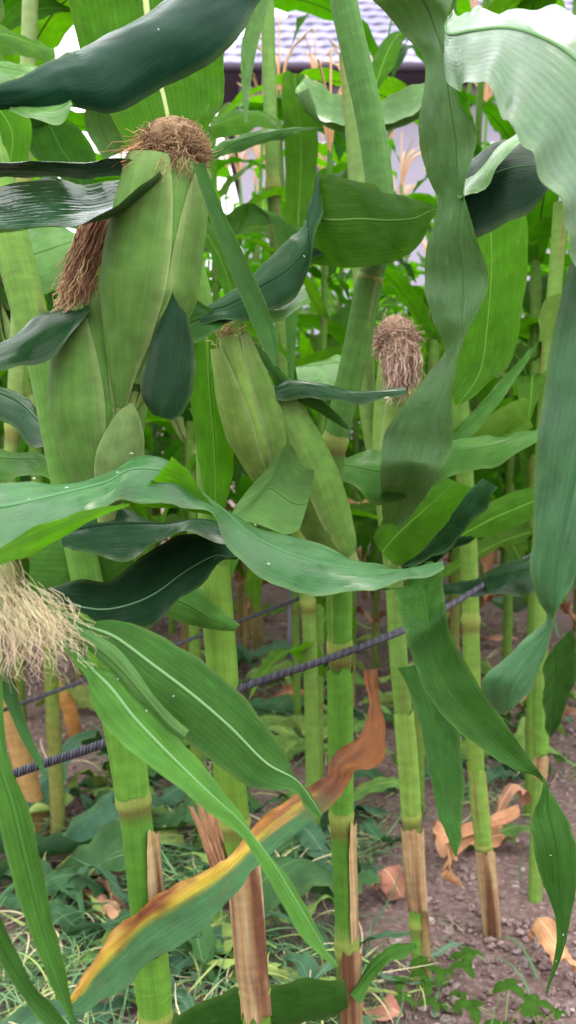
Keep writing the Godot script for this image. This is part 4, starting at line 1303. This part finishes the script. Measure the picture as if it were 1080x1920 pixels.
func plant_h() -> void:
	var root := plant("H", Vector3(-0.36, 0, -0.45), "nearest corn plant at the left edge, with pale fresh silk hanging from its ear")
	stalk("H", [[-330, 300, 0.50], [-320, 1000, 0.49], [-330, 1900, 0.47]], 0.013, 0.014, [0.3, 0.6])
	var e := ear(root, at(-330, 1180, 0.50), at(40, 1120, 0.47), 0.026, {"blunt": 0.5, "color": HUSK})
	var s := Mesher.new()
	var cs := [Color(0.58, 0.54, 0.28), Color(0.66, 0.60, 0.36), Color(0.50, 0.45, 0.24), Color(0.54, 0.58, 0.28), Color(0.54, 0.42, 0.27)]
	var pk := [Color(0.54, 0.43, 0.29), Color(0.60, 0.50, 0.34), Color(0.50, 0.37, 0.25)]
	silk(s, at(-25, 1070, 0.468), (at(45, 1165, 0.46) - at(-25, 1070, 0.468)).normalized(), 250, 0.042, 0.12, 0.35, 0.0002, cs, 0.002, 0.0055)
	silk(s, at(10, 1140, 0.462), Vector3(0.18, -1, 0.1), 90, 0.038, 0.13, 0.4, 0.00024, pk, 0.003, 0.006)
	silk(s, at(-10, 1100, 0.465), Vector3(0.25, -1, 0.1), 100, 0.044, 0.12, 0.4, 0.00024, cs, 0.003, 0.006)
	silk(s, at(55, 1125, 0.458), (at(150, 1195, 0.452) - at(55, 1125, 0.458)).normalized(), 90, 0.036, 0.16, 0.5, 0.0002, cs, 0.0025, 0.006)
	silk(s, at(90, 1160, 0.456), (at(175, 1250, 0.452) - at(90, 1160, 0.456)).normalized(), 60, 0.026, 0.35, 0.3, 0.00018, pk, 0.003, 0.006)
	put("silk", s, M.silk, e)
	leaf("H", [0.48, 0.49, 0.50, 0.50], 0.02, [[70, 1120, 70, 1150], [150, 1160, 160, 1195], [220, 1160, 205, 1240], [300, 1194, 262, 1305], [380, 1240, 330, 1370], [450, 1300, 400, 1430], [520, 1392, 468, 1474], [550, 1450, 550, 1482], [585, 1487, 572, 1515], [602, 1528, 594, 1536]], {"color": DEEP, "fold": 0.09, "bulge": 0.0, "ripple": 0.0012, "rows": 80, "rib": 0.0013, "rib_color": Color(0.13, 0.24, 0.10), "drops": 2, "label": "upper of two long pointed leaves crossing the lower left"})
	leaf("H", [0.46, 0.455, 0.45, 0.45], 0.02, [[110, 1190, 110, 1210], [175, 1245, 158, 1268], [240, 1270, 170, 1318], [295, 1335, 205, 1368], [352, 1402, 268, 1428], [425, 1495, 345, 1486], [480, 1572, 422, 1535], [530, 1632, 474, 1606], [578, 1712, 532, 1695], [612, 1780, 590, 1778], [632, 1816, 626, 1817]], {"color": MID, "fold": 0.08, "bulge": 0.0, "ripple": 0.0012, "rows": 80, "rib": 0.0012, "rib_color": Color(0.12, 0.23, 0.09), "drops": 2, "label": "lower of two long pointed leaves crossing the lower left"})
	leaf("H", [0.465, 0.46, 0.458], 0.0, [[130, 1165, 140, 1195], [215, 1212, 205, 1252], [275, 1285, 265, 1315], [325, 1345, 310, 1365], [354, 1370, 342, 1390]], {"color": Color(0.07, 0.16, 0.045), "bulge": 0.2})
	# blades at the lower left edge
	leaf("H", [0.46, 0.45, 0.45, 0.45], 0.0, [[-70, 1210, 0, 1180], [-30, 1400, 12, 1400], [-6, 1520, 50, 1505], [22, 1640, 76, 1610], [62, 1765, 98, 1725], [102, 1865, 126, 1830], [138, 1925, 142, 1918], [160, 1990, 164, 1990]], {"color": MID, "bulge": 0.15, "ripple": 0.001, "label": "narrow blade leaning in from the lower left corner"})
	leaf("H", [0.44, 0.44], 0.0, [[-60, 1640, -30, 1620], [-8, 1785, 10, 1745], [45, 1880, 60, 1838], [95, 1930, 108, 1895], [150, 1985, 155, 1970]], {"color": DEEP, "bulge": 0.15})
	leaf("H", [0.50, 0.49], 0.0, [[-40, 1180, 8, 1170], [-8, 1280, 28, 1282], [18, 1335, 46, 1345], [52, 1405, 68, 1400], [84, 1458, 88, 1456]], {"color": Color(0.06, 0.17, 0.05), "bulge": 0.15})
	# the big wavy leaf that crosses the frame from the left
	leaf("H", [0.46, 0.47, 0.49, 0.52, 0.55, 0.57, 0.58, 0.59, 0.60, 0.60], 0.05, [[-60, 905, -60, 1050], [20, 908, 20, 1030], [95, 907, 95, 995], [165, 900, 165, 965], [215, 884, 205, 950], [256, 858, 240, 934], [318, 857, 300, 945], [362, 905, 348, 955], [405, 952, 402, 972], [480, 984, 440, 1042], [560, 1010, 505, 1092], [640, 1038, 602, 1113], [712, 1060, 692, 1110], [748, 1078, 750, 1088], [790, 1072, 792, 1080], [834, 1064, 834, 1068]], {"color": Color(0.036, 0.110, 0.034), "mat": M.sheen_leaf, "bulge": 0.10, "ripple": 0.0015, "rows": 130, "rib": 0.0016, "rib_color": Color(0.07, 0.16, 0.07), "drops": 9, "label": "broad wavy leaf with wet upper side running in from the left edge"})
	leaf("H", [0.43, 0.445, 0.47], 0.0, [[-40, 1036, -40, 1075], [0, 1026, 0, 1058], [60, 990, 50, 1045], [130, 966, 112, 1014], [190, 952, 178, 972], [242, 944, 242, 950]], {"color": Color(0.12, 0.28, 0.035), "mat": M.thin_leaf, "mid": false, "bulge": 0.1, "label": "bright turned-up underside of the wavy leaf"})
	leaf("H", [0.515, 0.535, 0.545, 0.555], 0.0, [[322, 855, 236, 936], [345, 876, 290, 950], [372, 915, 345, 958], [406, 955, 396, 966]], {"color": Color(0.10, 0.24, 0.03), "mat": M.thin_leaf, "bulge": 0.08, "rib": 0.001, "label": "bright underside at the fold of the wavy leaf"})
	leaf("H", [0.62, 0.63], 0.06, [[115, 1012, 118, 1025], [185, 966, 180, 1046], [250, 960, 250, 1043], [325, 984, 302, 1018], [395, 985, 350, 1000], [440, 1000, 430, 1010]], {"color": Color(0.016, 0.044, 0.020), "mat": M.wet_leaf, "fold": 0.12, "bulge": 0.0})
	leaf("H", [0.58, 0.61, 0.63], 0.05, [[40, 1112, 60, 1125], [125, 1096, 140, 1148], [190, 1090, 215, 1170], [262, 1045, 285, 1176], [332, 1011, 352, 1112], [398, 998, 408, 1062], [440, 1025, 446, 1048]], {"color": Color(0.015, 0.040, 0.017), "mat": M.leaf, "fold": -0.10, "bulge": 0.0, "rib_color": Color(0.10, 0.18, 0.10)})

func plant_j() -> void:
	plant("J", Vector3(0.05, 0, -1.62), "corn plant in the second rank behind the brown-silked ear, with a bright upright leaf")
	stalk("J", [[500, -100, 1.50], [505, 150, 1.52], [515, 400, 1.54], [535, 700, 1.57], [560, 1000, 1.60], [580, 1180, 1.63]], 0.011, 0.013, [0.3, 0.55, 0.8])
	leaf("J", [1.40, 1.42], 0.0, [[536, 420, 582, 420], [534, 300, 596, 290], [530, 220, 592, 210], [528, 150, 578, 150], [540, 132, 570, 136]], {"color": Color(0.10, 0.24, 0.03), "mat": M.thin_leaf, "bulge": -0.15})
	leaf("J", [1.36, 1.30], 0.10, [[575, 142, 578, 165], [600, 160, 596, 212], [645, 178, 640, 236], [700, 186, 690, 238], [750, 172, 748, 226], [800, 145, 800, 190]], {"color": PALE, "mat": M.wet_leaf, "bulge": -0.2, "wave": 0.07, "ripple": 0.003})
	leaf("J", [1.20, 1.30], 0.0, [[385, 290, 400, 300], [425, 262, 455, 282], [490, 244, 520, 262], [560, 240, 575, 246], [606, 239, 608, 242]], {"color": DEEP, "bulge": 0.2})
	leaf("J", [1.25, 1.20], 0.0, [[482, -20, 512, -20], [455, 70, 482, 90], [452, 140, 470, 160], [458, 225, 463, 232]], {"color": PALE, "bulge": 0.15})
	leaf("J", [1.45, 1.5], 0.0, [[690, 180, 712, 165], [700, 110, 740, 120], [725, 70, 755, 80], [765, 50, 770, 55]], {"color": LIT, "mat": M.thin_leaf})
	leaf("J", [1.45, 1.5], 0.0, [[540, 700, 550, 720], [520, 450, 560, 440], [470, 380, 500, 420], [410, 420, 440, 440], [390, 470, 400, 480]], {"color": MID, "bulge": 0.15})
	leaf("J", [1.45, 1.4], 0.05, [[395, 230, 400, 262], [430, 210, 445, 255], [480, 205, 485, 240], [520, 230, 520, 245]], {"color": LIT, "mat": M.thin_leaf})

func plant_k() -> void:
	plant("K", Vector3(-0.52, 0, -1.35), "corn plant behind the left stalk with long strap leaves against the sky")
	stalk("K", [[60, -100, 1.30], [50, 200, 1.32], [40, 500, 1.34], [20, 900, 1.36], [-10, 1300, 1.40]], 0.011, 0.013, [0.3, 0.55, 0.8], {"top": Color(0.3, 0.33, 0.12)})
	leaf("K", [1.05, 1.0], 0.04, [[-40, 40, -40, 95], [20, 55, 20, 102], [65, 78, 70, 112], [102, 96, 104, 108]], {"color": LIT, "mat": M.thin_leaf})
	leaf("K", [1.15, 1.2], 0.06, [[-30, 105, -30, 160], [30, 120, 30, 170], [90, 130, 80, 190], [150, 150, 150, 175]], {"color": PALE, "mat": M.wet_leaf})
	leaf("K", [1.1, 1.08], 0.0, [[10, 260, 60, 250], [30, 210, 120, 220], [60, 290, 170, 270], [110, 330, 180, 320], [150, 380, 165, 380]], {"color": MID, "mat": M.thin_leaf})
	leaf("K", [1.0, 1.0], 0.0, [[-40, 200, 20, 190], [-20, 260, 60, 230], [-20, 330, 50, 310]], {"color": LIT, "mat": M.thin_leaf})
	leaf("K", [1.0, 1.05], 0.05, [[40, 430, 60, 560], [80, 420, 110, 540], [130, 430, 140, 500], [180, 440, 180, 470]], {"color": PALE, "mat": M.leaf})
	leaf("K", [1.25, 1.2], 0.0, [[195, 300, 240, 280], [160, 240, 215, 220], [165, 190, 210, 190], [190, 160, 205, 165]], {"color": PALE, "mat": M.leaf, "bulge": -0.2})

func _ready() -> void:
	rng.seed = 20240817
	noise.seed = 7
	noise.frequency = 0.02
	noise.fractal_octaves = 3
	# camera
	var cam := Camera3D.new()
	cam.name = "camera"
	add_child(cam)
	var lens := CameraAttributesPhysical.new()
	lens.frustum_focal_length = 20.785
	lens.frustum_focus_distance = 0.68
	lens.frustum_near = 0.02
	lens.frustum_far = 600.0
	lens.exposure_aperture = 7.0
	cam.attributes = lens
	cam.keep_aspect = Camera3D.KEEP_HEIGHT
	cam.fov = 60.0
	cam.near = 0.02
	cam.far = 600.0
	cam.position = EYE
	cam.rotation_degrees = Vector3(-PITCH, 0, 0)
	# bright overcast sky
	var we := WorldEnvironment.new()
	we.name = "world_environment"
	var env := Environment.new()
	env.background_mode = Environment.BG_SKY
	var sky := Sky.new()
	var sm := ProceduralSkyMaterial.new()
	sm.sky_top_color = Color(0.98, 0.975, 1.0)
	sm.sky_horizon_color = Color(0.60, 0.595, 0.61)
	sm.sky_curve = 0.6
	sm.ground_bottom_color = Color(0.25, 0.22, 0.2)
	sm.ground_horizon_color = Color(0.6, 0.6, 0.6)
	sm.sky_energy_multiplier = 1.8
	sky.sky_material = sm
	env.sky = sky
	env.tonemap_mode = Environment.TONE_MAPPER_LINEAR
	env.tonemap_exposure = 1.95
	env.sdfgi_enabled = true
	env.ssao_enabled = true
	env.ssil_enabled = true
	we.environment = env
	add_child(we)
	var sun := DirectionalLight3D.new()
	sun.name = "sun"
	sun.light_energy = 0.4
	sun.light_angular_distance = 16.0
	sun.light_color = Color(1.0, 0.98, 0.94)
	sun.shadow_enabled = true
	sun.rotation_degrees = Vector3(-62, 155, 0)
	add_child(sun)

	make_materials()
	ground()
	house()
	plant_a()
	plant_b()
	plant_c()
	plant_d()
	plant_e()
	plant_f()
	plant_g()
	plant_h()
	plant_j()
	plant_k()
	field()
	stake()
	cord("thick dark twisted cord running behind the left stalk and across the middle stalk", [[-120, 1510, 0.72], [30, 1450, 0.74], [210, 1388, 0.77], [455, 1288, 0.855], [600, 1240, 0.895], [740, 1188, 0.95], [840, 1137, 1.06], [990, 1045, 1.22], [1180, 930, 1.4]], 0.0042)
	cord("thinner dark cord strung farther back, above the thick one", [[-200, 1420, 1.35], [-20, 1342, 1.42], [125, 1288, 1.48], [340, 1205, 1.60], [440, 1168, 1.66], [580, 1115, 1.75], [760, 1045, 1.9], [960, 965, 2.1], [1180, 880, 2.35]], 0.0038)
	litter()
	heap()
	details()

func details() -> void:
	var DG := Color(0.055, 0.13, 0.05)
	var LG := Color(0.14, 0.25, 0.06)
	# fresh leaves pulled down at the lower left
	fallen(105, 1600, -0.75, 0.50, 0.12, 0.05, Color(0.06, 0.14, 0.08), false, "large limp green leaf with a pale rib at the lower left, lowest of its heap")
	fallen(150, 1520, -0.9, 0.44, 0.11, 0.06, Color(0.065, 0.15, 0.085), false, "limp green leaf with a pale rib lying over the heap left of the front stalk")
	fallen(170, 1650, -0.3, 0.36, 0.10, 0.04, DG, false, "dark green leaf under the heap behind the lower left stalk")
	fallen(330, 1490, -2.6, 0.40, 0.09, 0.06, Color(0.07, 0.17, 0.05), false, "bright limp leaf between the two stalks at the left")
	fallen(330, 1570, 0.3, 0.34, 0.09, 0.05, DG, false, "green leaf lying behind the knee of the left stalk")
	fallen(555, 1760, 2.4, 0.34, 0.08, 0.05, DG, false, "dark leaf on the clippings left of the middle stalk")
	fallen(540, 1640, 2.2, 0.25, 0.05, 0.02, DG, false, "dark narrow leaf on the clippings beside the brown stump")
	fallen(580, 1290, 0.2, 0.36, 0.07, 0.03, Color(0.08, 0.17, 0.09), false, "pale limp leaf behind the thick cord, left of the middle stalk")
	fallen(490, 1250, 0.1, 0.40, 0.07, 0.04, Color(0.10, 0.2, 0.11), false, "pale curled leaf arching beside the foot of the grey stake")
	fallen(600, 1345, 0.1, 0.4, 0.07, 0.02, Color(0.07, 0.17, 0.08), false, "leaf lying flat behind the middle stalk above a dark hollow")
	fallen(585, 1400, 0.0, 0.34, 0.07, 0.03, LG, false, "crumpled light green leaf behind the middle stalk")
	fallen(560, 1440, 0.4, 0.28, 0.06, 0.03, LG, false, "light green torn leaf low behind the middle stalk")
	fallen(700, 1500, -0.55, 0.34, 0.025, 0.02, Color(0.22, 0.32, 0.09), false, "thin pale green leaf slanting from the middle stalk to its right neighbour")
	fallen(935, 1440, 0.05, 0.42, 0.07, 0.03, LG, false, "yellow green heap leaf behind the right bare-soil stalk")
	fallen(1000, 1600, 0.2, 0.26, 0.05, 0.02, Color(0.11, 0.21, 0.06), false, "short green leaf lying at the right below the slim stalk")
	fallen(200, 1350, 0.1, 0.4, 0.08, 0.03, Color(0.24, 0.30, 0.09), false, "yellowing leaf beside the orange cut stub at the left")
	fallen(470, 1170, 0.1, 0.4, 0.08, 0.03, LG, false, "light green leaf under the upper cord, left of the grey stake")
	fallen(720, 1620, 1.2, 0.2, 0.03, 0.03, Color(0.05, 0.13, 0.06), false, "dark strap leaf drooping between the middle stalk and its right neighbour")
	fallen(950, 1200, 1.3, 0.5, 0.10, 0.12, Color(0.14, 0.24, 0.15), false, "pale green leaf propped up behind the right stalks")
	fallen(840, 1800, -0.6, 0.09, 0.010, 0.006, Color(0.12, 0.2, 0.13), false, "small grey green blade lying on the bare soil")
	# dry leaves
	fallen(210, 1690, 0.7, 0.24, 0.035, 0.02, Color(0.26, 0.13, 0.08), true, "twisted brown leaf on the ground behind the left stalk")
	fallen(190, 1740, 0.8, 0.2, 0.03, 0.015, Color(0.34, 0.19, 0.11), true, "split tan leaf just below the twisted brown one")
	fallen(735, 1690, 1.2, 0.07, 0.05, 0.02, Color(0.38, 0.17, 0.11), true, "small reddish brown leaf on the soil left of the second stalk from the middle")
	fallen(850, 1620, 1.4, 0.11, 0.055, 0.03, Color(0.48, 0.25, 0.13), true, "orange dry leaf standing on edge left of the brown-footed stalk")
	fallen(915, 1600, 0.1, 0.13, 0.06, 0.02, Color(0.42, 0.20, 0.10), true, "curled orange leaf behind the brown-footed stalk")
	fallen(1040, 1830, 1.45, 0.15, 0.035, 0.03, Color(0.50, 0.27, 0.13), true, "orange tan dry leaf at the lower right corner")
	fallen(700, 1908, 0.3, 0.09, 0.06, 0.012, Color(0.40, 0.19, 0.13), true, "reddish dry leaf at the bottom edge beside the middle stalk")
	fallen(540, 1325, 0.2, 0.2, 0.06, 0.02, Color(0.36, 0.15, 0.08), true, "rust brown leaf under the thick cord left of the middle stalk")
	fallen(310, 1180, 0.8, 0.26, 0.10, 0.06, Color(0.45, 0.29, 0.20), true, "folded pinkish tan leaf seen under the dark leaves at the left")
	fallen(990, 1370, 0.5, 0.3, 0.09, 0.05, Color(0.36, 0.20, 0.13), true, "brown crumpled leaf behind the slim right stalk")
	fallen(880, 1210, 0.2, 0.35, 0.07, 0.03, Color(0.45, 0.23, 0.15), true, "reddish leaf lying far back between the right stalks")
	fallen(640, 1200, 0.6, 0.3, 0.08, 0.06, Color(0.42, 0.20, 0.13), true, "reddish dry leaf far back beside the middle stalk")
	fallen(970, 1560, 2.2, 0.22, 0.03, 0.05, Color(0.42, 0.22, 0.13), true, "long dry strip leaning from the brown-footed stalk to the right")
	stub("cut_stalk", [on_ground(145, 1388) + Vector3(-0.05, 0.15, 0), on_ground(145, 1388) + Vector3(-0.02, 0.08, 0), on_ground(145, 1388) - Vector3(0, 0.02, 0)], 0.014, Color(0.40, 0.32, 0.08), Color(0.50, 0.24, 0.07), "orange brown cut stub of a stalk at the left")
	stub("cut_stalk", [on_ground(80, 1562) + Vector3(-0.12, 0.62, -0.02), on_ground(80, 1562) + Vector3(-0.06, 0.28, 0), on_ground(80, 1562) - Vector3(0, 0.02, 0)], 0.016, Color(0.34, 0.33, 0.07), Color(0.46, 0.28, 0.10), "yellow stalk with an orange foot at the left edge, broken off")
	stub("cut_stalk", [on_ground(488, 1238) + Vector3(-0.06, 0.42, 0.02), on_ground(488, 1238) + Vector3(-0.02, 0.2, 0), on_ground(488, 1238) - Vector3(0, 0.02, 0)], 0.016, Color(0.24, 0.32, 0.07), Color(0.34, 0.27, 0.10), "yellow green stub left of the grey stake")
	stub("cut_stalk", [on_ground(585, 1240) + Vector3(-0.03, 0.22, 0.02), on_ground(585, 1240) + Vector3(-0.01, 0.1, 0), on_ground(585, 1240) - Vector3(0, 0.02, 0)], 0.018, Color(0.36, 0.33, 0.10), Color(0.42, 0.21, 0.12), "pinkish brown stub right of the grey stake")
	weed(835, 1850, 0.05, 6, "three-leaved weed at the foot of the second stalk from the middle")
	weed(775, 1895, 0.04, 5, "three-leaved weed at the bottom edge left of the bare soil")
	weed(850, 1900, 0.025, 4, "tiny three-leaved weed in the middle of the bare soil edge")
	weed(945, 1945, 0.06, 4, "round-leaved weed at the bottom edge toward the right")
	weed(1010, 1930, 0.03, 4, "smaller round-leaved weed at the bottom edge, rightmost")
